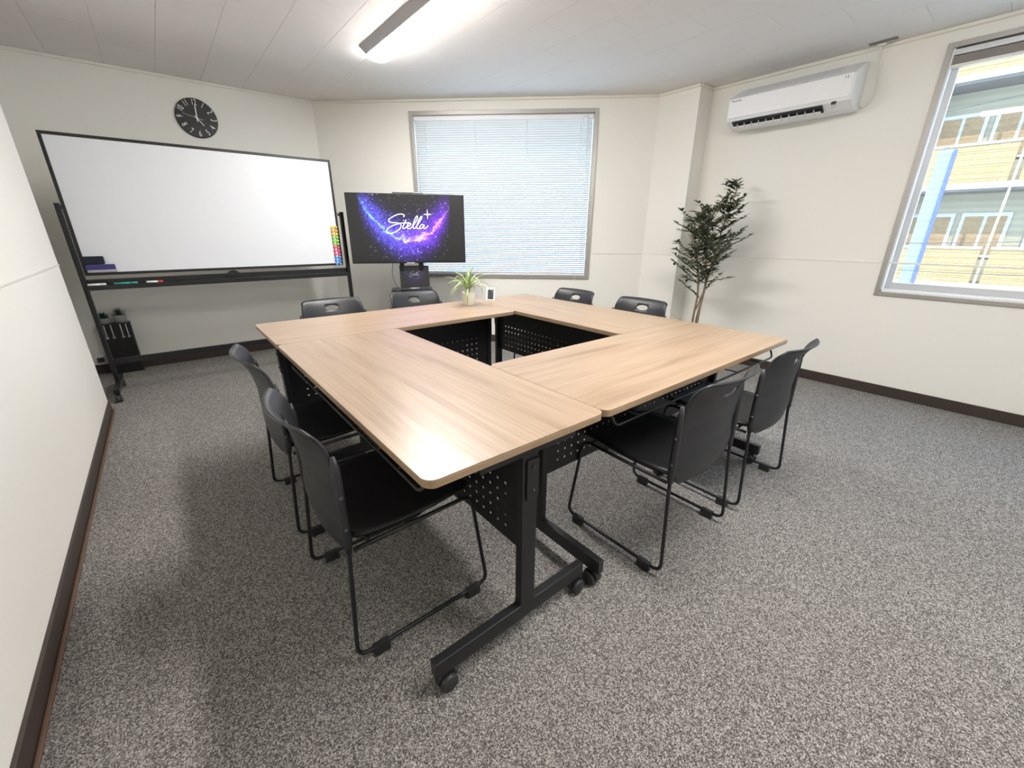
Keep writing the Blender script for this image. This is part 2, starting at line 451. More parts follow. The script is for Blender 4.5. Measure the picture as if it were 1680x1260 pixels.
def textobj(name, body, size, mat, parent, mtx, ext=0.0004, align='LEFT', sx=1.0):
    cu = bpy.data.curves.new(name, 'FONT'); cu.body = body; cu.size = size; cu.extrude = ext; cu.align_x = align; cu.align_y = 'CENTER'
    tmp = bpy.data.objects.new(name + '_tmp', cu); COL.objects.link(tmp)
    dg = bpy.context.evaluated_depsgraph_get()
    me = bpy.data.meshes.new_from_object(tmp.evaluated_get(dg))
    bpy.data.objects.remove(tmp)
    if sx != 1.0: me.transform(Matrix.Diagonal((sx, 1, 1, 1)))
    me.transform(mtx); me.materials.clear(); me.materials.append(mat)
    return link(name, me, parent)

# ------------------------------------------------------------------ room shell
XL, XR, Y0, HC = -0.85, 3.934, 4.435, 2.472
YN = -2.40                      # wall behind the camera
XA = -1.03                      # added recess at the far left, shaped so that strip falls in shade
DA = Vector((1.205, 4.435, 0)); DD = Vector((0.723, -0.69, 0)).normalized(); DN = Vector((-0.69, -0.723, 0)).normalized()   # DN points into the room
PX, PY0, PY1 = 3.718, 1.622, 2.037          # pillar face and its two ends
DLEN = (PX - DA.x) / DD.x
T = 0.14

def hull_clip(poly):
    """keep the part of a horizontal polygon that lies over the room"""
    planes = [((1, 0), XR + 0.02), ((-1, 0), -(XA - 0.02)), ((0, 1), Y0 + 0.02), ((0, -1), -(YN - 0.02)),
              ((-DN.x, -DN.y), -DN.x * DA.x - DN.y * DA.y + 0.02)]
    for (a, b), c in planes:
        out = []
        for i in range(len(poly)):
            p, q = poly[i - 1], poly[i]
            dp, dq = a * p[0] + b * p[1] - c, a * q[0] + b * q[1] - c
            if (dp <= 0) != (dq <= 0):
                t = dp / (dp - dq); out.append((p[0] + (q[0] - p[0]) * t, p[1] + (q[1] - p[1]) * t))
            if dq <= 0: out.append(q)
        poly = out
        if not poly: return []
    return poly

ROOM = hull_clip([(-3, -4), (6, -4), (6, 6), (-3, 6)])
struct(prismobj('floor', ROOM, -0.12, 0.0, lambda u, v, w_: (u, v, w_), M['carpet']), 'grey speckled loop carpet floor')
ceiling = struct(prismobj('ceiling', ROOM, HC + 0.007, HC + 0.12, lambda u, v, w_: (u, v, w_), M['groove']), 'white ceiling of narrow staggered boards')
TW, TL_ = 0.315, 0.632
full_tile = None
for i in range(-8, 12):
    x0 = 0.905 + i * TW
    for j in range(-12, 12):
        y0 = 2.65 + j * TL_ + (TL_ / 2 if i % 2 else 0)
        g_ = 0.0008
        poly = [(x0 + g_, y0 + g_), (x0 + TW - g_, y0 + g_), (x0 + TW - g_, y0 + TL_ - g_), (x0 + g_, y0 + TL_ - g_)]
        cl = hull_clip(poly)
        if len(cl) < 3: continue
        area = 0.5 * abs(sum(cl[k - 1][0] * cl[k][1] - cl[k][0] * cl[k - 1][1] for k in range(len(cl))))
        if area < 0.003: continue
        whole = abs(area - (TW - 2 * g_) * (TL_ - 2 * g_)) < 1e-5
        if whole and full_tile is not None:
            link('ceiling_board', full_tile, ceiling, (x0, y0, HC))
        else:
            bm = bmesh.new(); prism(bm, [(p[0] - x0, p[1] - y0) for p in cl], 0, 0.007, lambda u, v, w_: (u, v, w_))
            me = mesh_from('ceiling_board', bm, M['ceil'])
            if whole: full_tile = me
            link('ceiling_board', me, ceiling, (x0, y0, HC))

def seg_wall(name, p, q, nin, z0, z1, openings=(), label=None, t=T):
    """a wall between two plan points, nin = unit normal into the room, openings = (s0,s1,z0,z1)"""
    p, q, nin = Vector((*p, 0)), Vector((*q, 0)), Vector((*nin, 0)); d = (q - p); Ls = d.length; d.normalize()
    bm = bmesh.new()
    def blk(s0, s1, a, b):
        if s1 - s0 < 1e-4 or b - a < 1e-4: return
        prism(bm, [(s0, a), (s1, a), (s1, b), (s0, b)], 0, -t, lambda u, v, w_: tuple(p + d * u + nin * w_ + Vector((0, 0, v))))
    s = 0
    for (s0, s1, a, b) in openings:
        blk(s, s0, z0, z1); blk(s0, s1, z0, a); blk(s0, s1, b, z1); s = s1
    blk(s, Ls, z0, z1)
    return struct(link(name, mesh_from(name, bm, M['wall'])), label)

WZ0, WZ1 = 0.738, 2.368                        # diagonal window
WS0, WS1 = 0.998, 2.906
RZ0, RZ1, RY1, RY0 = 0.775, 2.382, 0.055, -1.75  # right window
seg_wall('wall_left', (XL, 3.24), (XL, YN), (1, 0), 0, HC, label='plain cream wall on the left', t=XL - XA)
seg_wall('wall_left_shade_recess', (XA, Y0), (XA, 3.24), (1, 0), 0, HC)
seg_wall('wall_back', (DA.x, Y0), (XA, Y0), (0, -1), 0, HC, label='cream wall behind the whiteboard')
seg_wall('wall_diagonal', (DA.x, DA.y), tuple((DA + DD * DLEN).xy), tuple(DN.xy), 0, HC, [(WS0, WS1, WZ0, WZ1)], 'slanting cream wall with the blind-covered window')
bm = bmesh.new(); bx(bm, ((PX + XR + T) / 2, (PY0 + PY1) / 2, HC / 2), (XR + T - PX, PY1 - PY0, HC))
struct(link('wall_pillar', mesh_from('wall_pillar', bm, M['wall'])), 'shallow pillar between the slanting and the right wall')
seg_wall('wall_right', (XR, PY0), (XR, YN), (-1, 0), 0, HC, [(PY0 - RY1, PY0 - RY0, RZ0, RZ1)], 'cream wall on the right with air conditioner and clear window')
seg_wall('wall_front', (XR, YN), (XL, YN), (0, 1), 0, HC, label='wall behind the camera')

def strip(name, p, q, nin, z0, z1, d_, mat, s0=0.0, s1=0.0, label=None):
    p, q, nin = Vector((*p, 0)), Vector((*q, 0)), Vector((*nin, 0)); d = (q - p); Ls = d.length; d.normalize()
    bm = bmesh.new()
    prism(bm, [(-s0, z0), (Ls + s1, z0), (Ls + s1, z1), (-s0, z1)], 0.0, d_, lambda u, v, w_: tuple(p + d * u + nin * w_ + Vector((0, 0, v))))
    bmesh.ops.bevel(bm, geom=[e for e in bm.edges], offset=d_ * 0.25, segments=1, affect='EDGES')
    return struct(link(name, mesh_from(name, bm, mat)), label)

runs = [('left', (XL, 3.24), (XL, YN), (1, 0)), ('recess', (XA, Y0), (XA, 3.24), (1, 0)), ('back', (DA.x, Y0), (XA, Y0), (0, -1)),
        ('diagonal', tuple(DA.xy), tuple((DA + DD * DLEN).xy), tuple(DN.xy)), ('pillar', (PX, PY1), (PX, PY0), (-1, 0)), ('pillar_side', (PX, PY0), (XR, PY0), (0, -1)),
        ('right', (XR, PY0), (XR, YN), (-1, 0))]
M['shoe'] = plain('shoe_strip_brown', (0.13, 0.075, 0.05), 0.5, noise=0.2)
strip('trim_40', (XL + 0.011, 3.24), (XL + 0.011, YN), (1, 0), 0.0, 0.012, 0.012, M['shoe'], label='reddish brown strip along the foot of the left baseboard')
k_ = 0
for nm, p, q, n_ in runs:
    strip('baseboard_' + nm, p, q, n_, 0.0, 0.082, 0.011, M['base'], label='dark brown baseboard strip')
    k_ += 1; strip('trim_%d' % k_, p, q, n_, HC - 0.024, HC, 0.018, M['trimw'], label='cream cornice strip under the ceiling')
    if nm in ('left', 'right', 'pillar'):
        k_ += 1; strip('trim_%d' % k_, p, q, n_, 1.012, 1.024, 0.004, M['trimw'], label='thin cream dado joint strip')
    if nm == 'diagonal':
        for a, b in ((0, WS0 - 0.02), (WS1 + 0.02, DLEN)):
            k_ += 1; strip('trim_%d' % k_, tuple((DA + DD * a).xy), tuple((DA + DD * b).xy), n_, 1.008, 1.020, 0.004, M['trimw'], label='thin cream dado joint strip')

# ------------------------------------------------------------------ windows
def win_root(name, label, loc, rz):
    o = empty(name, loc, rz); o['kind'] = 'structure'; o['label'] = label; return o

# diagonal window: local x along the wall, local y into the room
ang = math.atan2(DD.y, DD.x)
w1 = win_root('window_1', 'aluminium framed window in the slanting wall, covered by the closed blind', tuple(DA + DD * WS0 + Vector((0, 0, WZ0))), ang)
WW, WH = WS1 - WS0, WZ1 - WZ0
def to_room(y): return -y        # local -y is the room side (DN = rot of -y)
def frame_box(name, x0, x1, z0, z1, y0, y1, mat, par, bevel=0.002):
    return box(name, ((x0 + x1) / 2, (y0 + y1) / 2, (z0 + z1) / 2), (x1 - x0, abs(y1 - y0), z1 - z0), mat, par, bevel)
fw = 0.038
for nm, a in (('window_frame', (0, fw, 0, WH)), ('window_frame', (WW - fw, WW, 0, WH)), ('window_frame', (fw, WW - fw, 0, fw)), ('window_frame', (fw, WW - fw, WH - fw, WH))):
    frame_box(nm, *a, -0.014, 0.135, M['alu'], w1)
for a in ((fw, fw + 0.012, fw, WH - fw), (WW - fw - 0.012, WW - fw, fw, WH - fw), (fw, WW - fw, WH - fw - 0.012, WH - fw)):
    frame_box('inner_bead', *a, 0.012, 0.10, M['aluw'], w1)
frame_box('pane', fw, WW - fw, fw, WH - fw, 0.094, 0.098, M['glass'], w1, 0)

# right window: local x runs towards the camera (world -y), room side = local -y  -> rotation -90 deg about z
w2 = win_root('window_2', 'clear wired-glass window in the right wall looking onto a yellow brick building', (XR, RY1, RZ0), -PI / 2)
W2, H2 = RY1 - RY0, RZ1 - RZ0
f2 = 0.030
for a in ((0, f2, 0, H2), (W2 - f2, W2, 0, H2), (f2, W2 - f2, 0, f2), (f2, W2 - f2, H2 - f2, H2)):
    frame_box('window_frame', *a, -0.012, 0.13, M['alu'], w2)
for a in ((f2, f2 + 0.012, f2, H2 - f2), (f2, W2 - f2, f2, f2 + 0.014)):
    frame_box('inner_bead', *a, 0.0, 0.03, M['white'], w2)
for a in ((f2 + 0.012, f2 + 0.05, f2 + 0.014, H2 - f2), (W2 / 2 - 0.03, W2 / 2 + 0.03, f2, H2 - f2), (W2 - f2 - 0.05, W2 - f2, f2, H2 - f2)):
    frame_box('sash', *a, 0.05, 0.085, M['aluw'], w2)
frame_box('sash', f2 + 0.05, W2 - f2 - 0.05, f2 + 0.014, f2 + 0.07, 0.05, 0.085, M['aluw'], w2)
frame_box('sash', f2 + 0.05, W2 - f2 - 0.05, H2 - f2 - 0.05, H2 - f2, 0.05, 0.085, M['aluw'], w2)
frame_box('sill_track', f2, W2 - f2, f2, f2 + 0.02, 0.03, 0.125, M['aluw'], w2)
frame_box('pane', f2 + 0.05, W2 / 2 - 0.03, f2 + 0.07, H2 - f2 - 0.05, 0.066, 0.070, M['wglass'], w2, 0)
frame_box('pane', W2 / 2 + 0.03, W2 - f2 - 0.05, f2 + 0.07, H2 - f2 - 0.05, 0.066, 0.070, M['wglass'], w2, 0)

# venetian blind hanging in the diagonal window
bl = empty('venetian_blind', tuple(DA + DD * WS0 + Vector((0, 0, WZ0))), ang, 'white closed venetian blind covering the slanting-wall window', 'blind')
b0, b1 = fw + 0.014, WW - fw - 0.014
frame_box('head_rail', b0, b1, WH - fw - 0.046, WH - fw - 0.013, -0.006, 0.03, M['white'], bl)
NSL = 72
zt, zb = WH - fw - 0.055, fw + 0.022
bm = bmesh.new(); Ls = b1 - b0
prof = [(-0.0125, -0.0004), (-0.006, 0.0010), (0.0, 0.0015), (0.006, 0.0010), (0.0125, -0.0004)]
va = [bm.verts.new((0, y, z)) for y, z in prof]; vb = [bm.verts.new((Ls, y, z)) for y, z in prof]
for k in range(4): bm.faces.new((va[k], va[k + 1], vb[k + 1], vb[k]))
slat_me = mesh_from('slat', bm, M['slat'], True)
for k in range(NSL):
    link('slat', slat_me, bl, (b0, 0.012, zt - (zt - zb) * k / (NSL - 1)), (math.radians(-44.5), 0, 0))
frame_box('bottom_rail', b0, b1, fw + 0.001, fw + 0.013, 0.0, 0.024, M['white'], bl)
for x in (0.16, 0.68, 1.20, 1.74):
    tubeobj('ladder_cord', [(x, -0.004, zt + 0.03), (x, -0.004, zb)], 0.0012, M['white'], bl, 5)
    latheobj('cord_button', [(0.001, 0), (0.009, 0.001), (0.007, 0.006)], M['white'], bl, 10, (x, 0.0, fw + 0.004), (PI / 2, 0, 0))
tubeobj('tilt_wand', [(b1 - 0.05, -0.016, zt + 0.03), (b1 - 0.045, -0.02, 0.16)], 0.004, M['white'], bl, 6)
tubeobj('pull_cord', spline([(b1 - 0.08, -0.014, zt + 0.03), (b1 - 0.085, -0.02, 0.5), (b1 - 0.09, -0.022, 0.04), (b1 - 0.07, -0.026, -0.03), (b1 - 0.085, -0.024, -0.12)]), 0.0016, M['white'], bl, 5)
tubeobj('pull_cord', spline([(b1 - 0.10, -0.014, zt + 0.03), (b1 - 0.11, -0.02, 0.5), (b1 - 0.11, -0.022, -0.02), (b1 - 0.115, -0.024, -0.13)]), 0.0016, M['white'], bl, 5)

# raised blind at the head of the right window
rb = empty('raised_blind', (XR, RY1, RZ0), -PI / 2, 'taupe blind drawn fully up at the top of the clear right window', 'blind')
taupe = plain('blind_taupe', (0.34, 0.30, 0.28), 0.6, noise=0.08)
frame_box('head_rail', f2 + 0.004, W2 - f2 - 0.004, H2 - f2 - 0.040, H2 - f2 - 0.008, 0.004, 0.042, M['aluw'], rb)
for k in range(7):
    frame_box('slat', f2 + 0.010, W2 - f2 - 0.010, H2 - f2 - 0.052 - k * 0.0062, H2 - f2 - 0.0475 - k * 0.0062, 0.004, 0.046, taupe, rb, 0)
frame_box('bottom_rail', f2 + 0.006, W2 - f2 - 0.006, H2 - f2 - 0.109, H2 - f2 - 0.092, 0.004, 0.046, M['trimw'], rb)

# daylight portals inside the two window reveals (they only guide the sky light)
for nm, lo, rz, sx, sy in (('daylight_portal_slanting', DA + DD * ((WS0 + WS1) / 2) - DN * 0.16 + Vector((0, 0, (WZ0 + WZ1) / 2)), None, WW, WH), ('daylight_portal_right', Vector((XR + 0.16, (RY0 + RY1) / 2, (RZ0 + RZ1) / 2)), None, W2, H2)):
    ld = bpy.data.lights.new(nm, 'AREA'); ld.shape = 'RECTANGLE'; ld.size = sx; ld.size_y = sy
    ld.cycles.is_portal = True
    lo_ = bpy.data.objects.new(nm, ld); COL.objects.link(lo_); lo_.location = lo
    dirn = DN if 'slanting' in nm else Vector((-1, 0, 0))
    lo_.rotation_euler = dirn.to_track_quat('-Z', 'Z').to_euler()

# ------------------------------------------------------------------ ceiling lamps
def make_lamp(loc, label):
    r = empty('ceiling_lamp', loc, 0, label, 'ceiling lamp', 'surface-mounted ceiling lamps')
    # local: x across, y along, z = 0 at the ceiling
    prismobj('housing', [(-0.135, -0.002), (0.135, -0.002), (0.085, -0.040), (-0.085, -0.040)], 0.0, -1.25, lambda u, v, w_: (u, w_, v), M['lampbody'], r)
    bm = bmesh.new(); n = 8; poly = [(-0.078, -0.0395)] + [(-0.078 * math.cos(PI * k / n), -0.042 - 0.024 * math.sin(PI * k / n)) for k in range(n + 1)] + [(0.078, -0.0395)]
    prism(bm, poly, 0.012, -1.262, lambda u, v, w_: (u, w_, v))
    link('light_bar', mesh_from('light_bar', bm, M['lamp']), r)
    return r
make_lamp((1.222, 2.795, HC), 'long white ceiling lamp glowing above the far tables')
make_lamp((1.222, 0.10, HC), 'long white ceiling lamp mounted behind the camera')

# ------------------------------------------------------------------ tables
TLEN, TWID = 1.4614, 0.598
LT, WT = 1.4634, 0.6
def table_parts():
    r = empty('meeting_table')
    pl = rrect(TLEN, TWID, 0.03, 6)
    prismobj('tabletop', pl, 0.7165, 0.72, lambda u, v, w_: (u, v, w_), M['wood'], r)
    bm = bmesh.new(); n = len(pl)
    rings = []
    for z, ins in ((0.6955, 0.004), (0.6985, 0.0), (0.7135, 0.0), (0.7166, 0.0012)):
        q = rrect(TLEN - 2 * ins, TWID - 2 * ins, 0.03 - ins, 6)
        rings.append([bm.verts.new((u, v, z)) for u, v in q])
    for A, B in zip(rings[:-1], rings[1:]):
        for k in range(n): bm.faces.new((A[k], A[(k + 1) % n], B[(k + 1) % n], B[k]))
    bm.faces.new(list(reversed(rings[0])))
    link('edge_band', mesh_from('edge_band', bm, M['woodedge'], False), r)
    for sx in (-1, 1):
        x = sx * (TLEN / 2 - 0.052)
        leg = box('leg', (x, 0.034, 0.385), (0.028, 0.056, 0.55), M['blackmetal'], r, 0.002)
        box('hinge_bracket', (x + sx * 0.0175, 0.040, 0.575), (0.006, 0.044, 0.13), M['blackmetal'], leg, 0.002)
        for zz in (0.54, 0.615):
            latheobj('bolt', [(0.001, 0), (0.007, 0.0), (0.006, 0.004), (0.001, 0.005)], M['blackrub'], leg, 10, (x + sx * 0.0205, 0.040, zz), (0, sx * PI / 2, 0))
        box('top_bracket', (x + sx * 0.006, 0.03, 0.678), (0.036, 0.34, 0.034), M['blackmetal'], r, 0.002)
        box('foot', (x, 0.0, 0.093), (0.028, 0.596, 0.054), M['blackmetal'], r, 0.002)
        for sy in (-1, 1):
            c = box('caster', (x, sy * 0.268, 0.0585), (0.016, 0.020, 0.016), M['blackrub'], r, 0.001)
            bm = bmesh.new()
            prism(bm, [(0.031 * math.cos(a), 0.031 * math.sin(a)) for a in [PI * t / 10 for t in range(11)]], -0.009, 0.009, lambda u, v, w_: (x + w_, sy * 0.268 + u + 0.008, 0.0285 + v))
            link('hood', mesh_from('hood', bm, M['blackrub']), c)
            for k in (-1, 1):
                latheobj('wheel', [(0.001, -0.008), (0.022, -0.008), (0.0275, -0.005), (0.0275, 0.005), (0.022, 0.008), (0.008, 0.008), (0.006, 0.0095), (0.001, 0.0095)], M['wheel'], c, 18, (x + k * 0.018, sy * 0.268 + 0.008, 0.0275), (0, k * PI / 2, 0))
    # perforated modesty panel with real holes
    x0, x1, z0, z1 = -(TLEN / 2 - 0.068), TLEN / 2 - 0.068, 0.302, 0.6935
    pitch, rows, zr0, hr = 0.04, 5, 0.348, 0.0052
    cols = 30
    xs = [(-(cols - 1) / 2 + i) * pitch for i in range(cols)]
    bm = bmesh.new(); cache = {}
    def V(x, z):
        k = (round(x, 5), round(z, 5))
        if k not in cache: cache[k] = bm.verts.new((x, 0.034, z))
        return cache[k]
    def quad(a, b, c, d): bm.faces.new((V(a, c), V(b, c), V(b, d), V(a, d)))
    gx0, gx1 = xs[0] - pitch / 2, xs[-1] + pitch / 2
    gz0, gz1 = zr0 - 0.0195, zr0 + 0.039 * (rows - 1) + 0.0195
    for cx in xs:
        for j in range(rows):
            cz = zr0 + 0.039 * j
            a, b, c, d = cx - pitch / 2, cx + pitch / 2, cz - 0.0195, cz + 0.0195
            outer = [(b, cz), (b, d), (cx, d), (a, d), (a, cz), (a, c), (cx, c), (b, c)]
            ov = [V(*p) for p in outer]; iv = [bm.verts.new((cx + hr * math.cos(PI * t / 4), 0.034, cz + hr * math.sin(PI * t / 4))) for t in range(8)]
            for t in range(8): bm.faces.new((ov[t], ov[(t + 1) % 8], iv[(t + 1) % 8], iv[t]))
    quad(x0, gx0, gz0, gz1); quad(gx1, x1, gz0, gz1); quad(x0, x1, z0, gz0); quad(x0, x1, gz1, z1)
    ret = bmesh.ops.extrude_face_region(bm, geom=bm.faces[:])
    for v in [g2 for g2 in ret['geom'] if isinstance(g2, bmesh.types.BMVert)]: v.co.y += 0.0012
    bmesh.ops.recalc_face_normals(bm, faces=bm.faces)
    link('modesty_panel', mesh_from('modesty_panel', bm, M['blackmetal']), r)
    # wire book shelf under the top
    yu, zs = -0.270, 0.632
    tubeobj('shelf_rail', bend([(-0.64, yu + 0.03, 0.694), (-0.64, yu, zs), (0.64, yu, zs), (0.64, yu + 0.03, 0.694)], 0.03), 0.0045, M['blackmetal'], r, 8)
    tubeobj('shelf_rail', bend([(-0.60, -0.03, 0.694), (-0.60, -0.03, zs), (0.60, -0.03, zs), (0.60, -0.03, 0.694)], 0.02), 0.004, M['blackmetal'], r, 8)
    for k in range(5):
        xx = -0.5 + 0.25 * k
        tubeobj('shelf_wire', [(xx, yu, zs), (xx, -0.03, zs)], 0.003, M['blackmetal'], r, 6)
    box('release_lever', (0, -0.20, 0.686), (0.10, 0.035, 0.012), M['blackrub'], r, 0.002)
    return r

tgroup = 'four wood-top folding tables forming a square'
tA = table_parts(); tA.location = (0.3, LT / 2, 0); tA.rotation_euler = (0, 0, -PI / 2)
tag(tA, 'wood-top folding table nearest the viewer, its rounded corner towards the camera', 'table', tgroup)
dup(tA, (WT + LT / 2, 0.3, 0), 0, 'wood-top folding table on the right, two chairs seen from behind at it', tgroup)
dup(tA, (LT / 2, LT + 0.3, 0), PI, 'wood-top folding table in front of the whiteboard and television, carrying the spider plant', tgroup)
dup(tA, (LT + 0.3, WT + LT / 2, 0), PI / 2, 'wood-top folding table on the far right side towards the olive tree and blind', tgroup)

# ------------------------------------------------------------------ chairs   (local: faces +y, origin on the floor)
def chair_back_mesh():
    NU, NV = 24, 26                    # across, up
    Z0, Z1 = 0.375, 0.775
    def half(z):
        if z < 0.44: return 0.165 + 0.055 * math.sqrt(max(0, (z - 0.375) / 0.065))
        if z < 0.63: return 0.220
        return 0.220 - 0.022 * ((z - 0.63) / 0.145)
    cy = [(0.375, -0.222), (0.44, -0.232), (0.52, -0.226), (0.60, -0.232), (0.67, -0.245), (0.72, -0.262), (0.755, -0.284), (0.775, -0.306)]
    def yc(z):
        for (a, ya), (b, yb) in zip(cy[:-1], cy[1:]):
            if z <= b:
                t = (z - a) / (b - a); return ya + (yb - ya) * t
        return cy[-1][1]
    def P(u, v):
        z = Z0 + (Z1 - Z0) * v; h = half(z)
        # top corners are rounded
        x = (2 * u - 1) * h
        e = max(0.0, abs(2 * u - 1) - 0.86) / 0.14
        zz = z - 0.010 * e * e * max(0, (v - 0.85) / 0.15)
        sag = (0.030 + 0.030 * min(1, max(0, (v - 0.62) / 0.38)) ** 1.2) * (x / 0.22) ** 2
        return Vector((x, yc(z) + sag, zz))
    bm = bmesh.new(); grid = {}
    hu, hv = (9, 15), (20, 24)          # block replaced by the handle opening
    for i in range(NU + 1):
        for j in range(NV + 1):
            if hu[0] < i < hu[1] and hv[0] < j < hv[1]: continue
            grid[i, j] = bm.verts.new(P(i / NU, j / NV))
    for i in range(NU):
        for j in range(NV):
            if hu[0] <= i < hu[1] and hv[0] <= j < hv[1]: continue
            bm.faces.new((grid[i, j], grid[i + 1, j], grid[i + 1, j + 1], grid[i, j + 1]))
    loop = [(i, hv[0]) for i in range(hu[0], hu[1])] + [(hu[1], j) for j in range(hv[0], hv[1])] + [(i, hv[1]) for i in range(hu[1], hu[0], -1)] + [(hu[0], j) for j in range(hv[1], hv[0], -1)]
    cu, cv = 0.5, (hv[0] + hv[1]) / 2 / NV
    inner = []
    for (i, j) in loop:
        du, dv = (i / NU - cu) / (3 / NU), (j / NV - cv) / (2 / NV)
        a = math.atan2(dv, du)
        inner.append(bm.verts.new(P(cu + 0.118 * math.cos(a), cv + 0.047 * math.sin(a))))
    ov = [grid[k] for k in loop]; n = len(loop)
    for k in range(n): bm.faces.new((ov[k], ov[(k + 1) % n], inner[(k + 1) % n], inner[k]))
    bmesh.ops.recalc_face_normals(bm, faces=bm.faces)
    bm.normal_update()
    if sum(f.normal.y for f in bm.faces) < 0: bmesh.ops.reverse_faces(bm, faces=bm.faces)
    bm.normal_update()
    ret = bmesh.ops.solidify(bm, geom=bm.faces[:], thickness=0.008)
    bmesh.ops.recalc_face_normals(bm, faces=bm.faces)
    return mesh_from('backrest', bm, M['chair'], True)

def chair_parts():
    r = empty('stacking_chair')
    link('backrest', chair_back_mesh(), r)
    # seat shell
    bm = bmesh.new(); NX, NY = 14, 14
    top, bot = {}, {}
    for i in range(NX + 1):
        for j in range(NY + 1):
            u, v = 2 * i / NX - 1, j / NY
            y = -0.205 + 0.425 * v
            hw = 0.205 + 0.018 * math.sin(PI * min(1, v * 1.1))
            e = max(0, abs(v - 0.5) - 0.38) / 0.12
            x = u * (hw - 0.035 * e * e)
            z = 0.432 - 0.016 * (1 - u * u) * math.sin(PI * v) - 0.020 * max(0, (v - 0.8) / 0.2) ** 2 - 0.012 * (1 - v)
            top[i, j] = bm.verts.new((x, y, z)); bot[i, j] = bm.verts.new((x * 0.97, y, z - 0.016))
    for i in range(NX):
        for j in range(NY):
            bm.faces.new((top[i, j], top[i + 1, j], top[i + 1, j + 1], top[i, j + 1]))
            bm.faces.new((bot[i, j + 1], bot[i + 1, j + 1], bot[i + 1, j], bot[i, j]))
    rim = [(i, 0) for i in range(NX)] + [(NX, j) for j in range(NY)] + [(i, NY) for i in range(NX, 0, -1)] + [(0, j) for j in range(NY, 0, -1)]
    for k in range(len(rim)):
        a, b = rim[k], rim[(k + 1) % len(rim)]
        bm.faces.new((top[b], top[a], bot[a], bot[b]))
    bmesh.ops.recalc_face_normals(bm, faces=bm.faces)
    link('seat', mesh_from('seat', bm, M['seat'], True), r)
    for s in (-1, 1):
        # one bent rod: sleeve top -> rear leg -> floor runner -> front leg -> seat rail
        pts = [(s * 0.224, -0.208, 0.66), (s * 0.227, -0.208, 0.42), (s * 0.246, -0.236, 0.030), (s * 0.246, 0.236, 0.030), (s * 0.222, 0.195, 0.400), (s * 0.222, -0.195, 0.392)]
        tubeobj('sled_frame', bend(pts, 0.04, 6), 0.0068, M['blackmetal'], r, 8)
        tubeobj('upright_sleeve', [(s * 0.221, -0.210, 0.690), (s * 0.223, -0.209, 0.655), (s * 0.225, -0.208, 0.52), (s * 0.2265, -0.208, 0.42), (s * 0.228, -0.211, 0.400)], 0.012, M['chair'], r, 10, [0.006, 0.0115, 0.0125, 0.0125, 0.0095])
        for zz in (0.475, 0.575):
            latheobj('bolt', [(0.001, 0), (0.006, 0), (0.005, 0.004), (0.001, 0.0045)], M['lapgrey'], r, 8, (s * 0.2365, -0.209, zz), (0, s * PI / 2, 0))
        for yy in (-0.165, 0.175):
            box('glide', (s * 0.246, yy, 0.019), (0.021, 0.052, 0.038), M['blackrub'], r, 0.002)
    tubeobj('seat_crossbar', [(-0.222, 0.16, 0.398), (0.222, 0.16, 0.398)], 0.006, M['blackmetal'], r, 8)
    tubeobj('seat_crossbar', [(-0.222, -0.15, 0.392), (0.222, -0.15, 0.392)], 0.006, M['blackmetal'], r, 8)
    return r
cgroup = 'black stacking chairs around the tables'
ch = chair_parts(); ch.location = (0.102, 0.515, 0); ch.rotation_euler = (0, 0, -PI / 2)
tag(ch, 'charcoal stacking chair on the left side nearest the camera', 'chair', cgroup)
dup(ch, (0.102, 1.198, 0), -PI / 2, 'charcoal stacking chair on the left side, the one nearer the whiteboard', cgroup)
dup(ch, (1.108, 0.122, 0), 0, 'charcoal stacking chair seen from behind at the right table, nearer the camera', cgroup)
dup(ch, (1.742, 0.118, 0), 0, 'charcoal stacking chair seen from behind, at the far right corner of the right table', cgroup)
dup(ch, (0.537, 2.150, 0), PI, 'charcoal stacking chair tucked behind the tables below the whiteboard', cgroup)
dup(ch, (1.172, 2.140, 0), PI, 'charcoal stacking chair tucked behind the tables below the television', cgroup)
dup(ch, (2.045, 1.690, 0), PI / 2, 'charcoal stacking chair behind the far right table, below the blind', cgroup)
dup(ch, (2.045, 1.040, 0), PI / 2, 'charcoal stacking chair behind the far right table, next to the olive tree', cgroup)

# ------------------------------------------------------------------ mobile whiteboard
BY = 3.66
wb = empty('mobile_whiteboard', (0, BY, 0), 0, 'large white magnetic board on a black wheeled stand by the back wall', 'whiteboard')
BX0, BX1, BZ0, BZ1 = -0.789, 1.053, 0.914, 1.838
box('board_surface', ((BX0 + BX1) / 2, 0, (BZ0 + BZ1) / 2), (BX1 - BX0 - 0.03, 0.014, BZ1 - BZ0 - 0.03), M['board'], wb)
for c, s in ((((BX0 + BX1) / 2, 0, BZ1 - 0.010), (BX1 - BX0, 0.024, 0.020)), (((BX0 + BX1) / 2, 0, BZ0 + 0.010), (BX1 - BX0, 0.024, 0.020)),
             ((BX0 + 0.010, 0, (BZ0 + BZ1) / 2), (0.020, 0.024, BZ1 - BZ0 - 0.04)), ((BX1 - 0.010, 0, (BZ0 + BZ1) / 2), (0.020, 0.024, BZ1 - BZ0 - 0.04))):
    box('board_frame', c, s, M['black'], wb, 0.003)
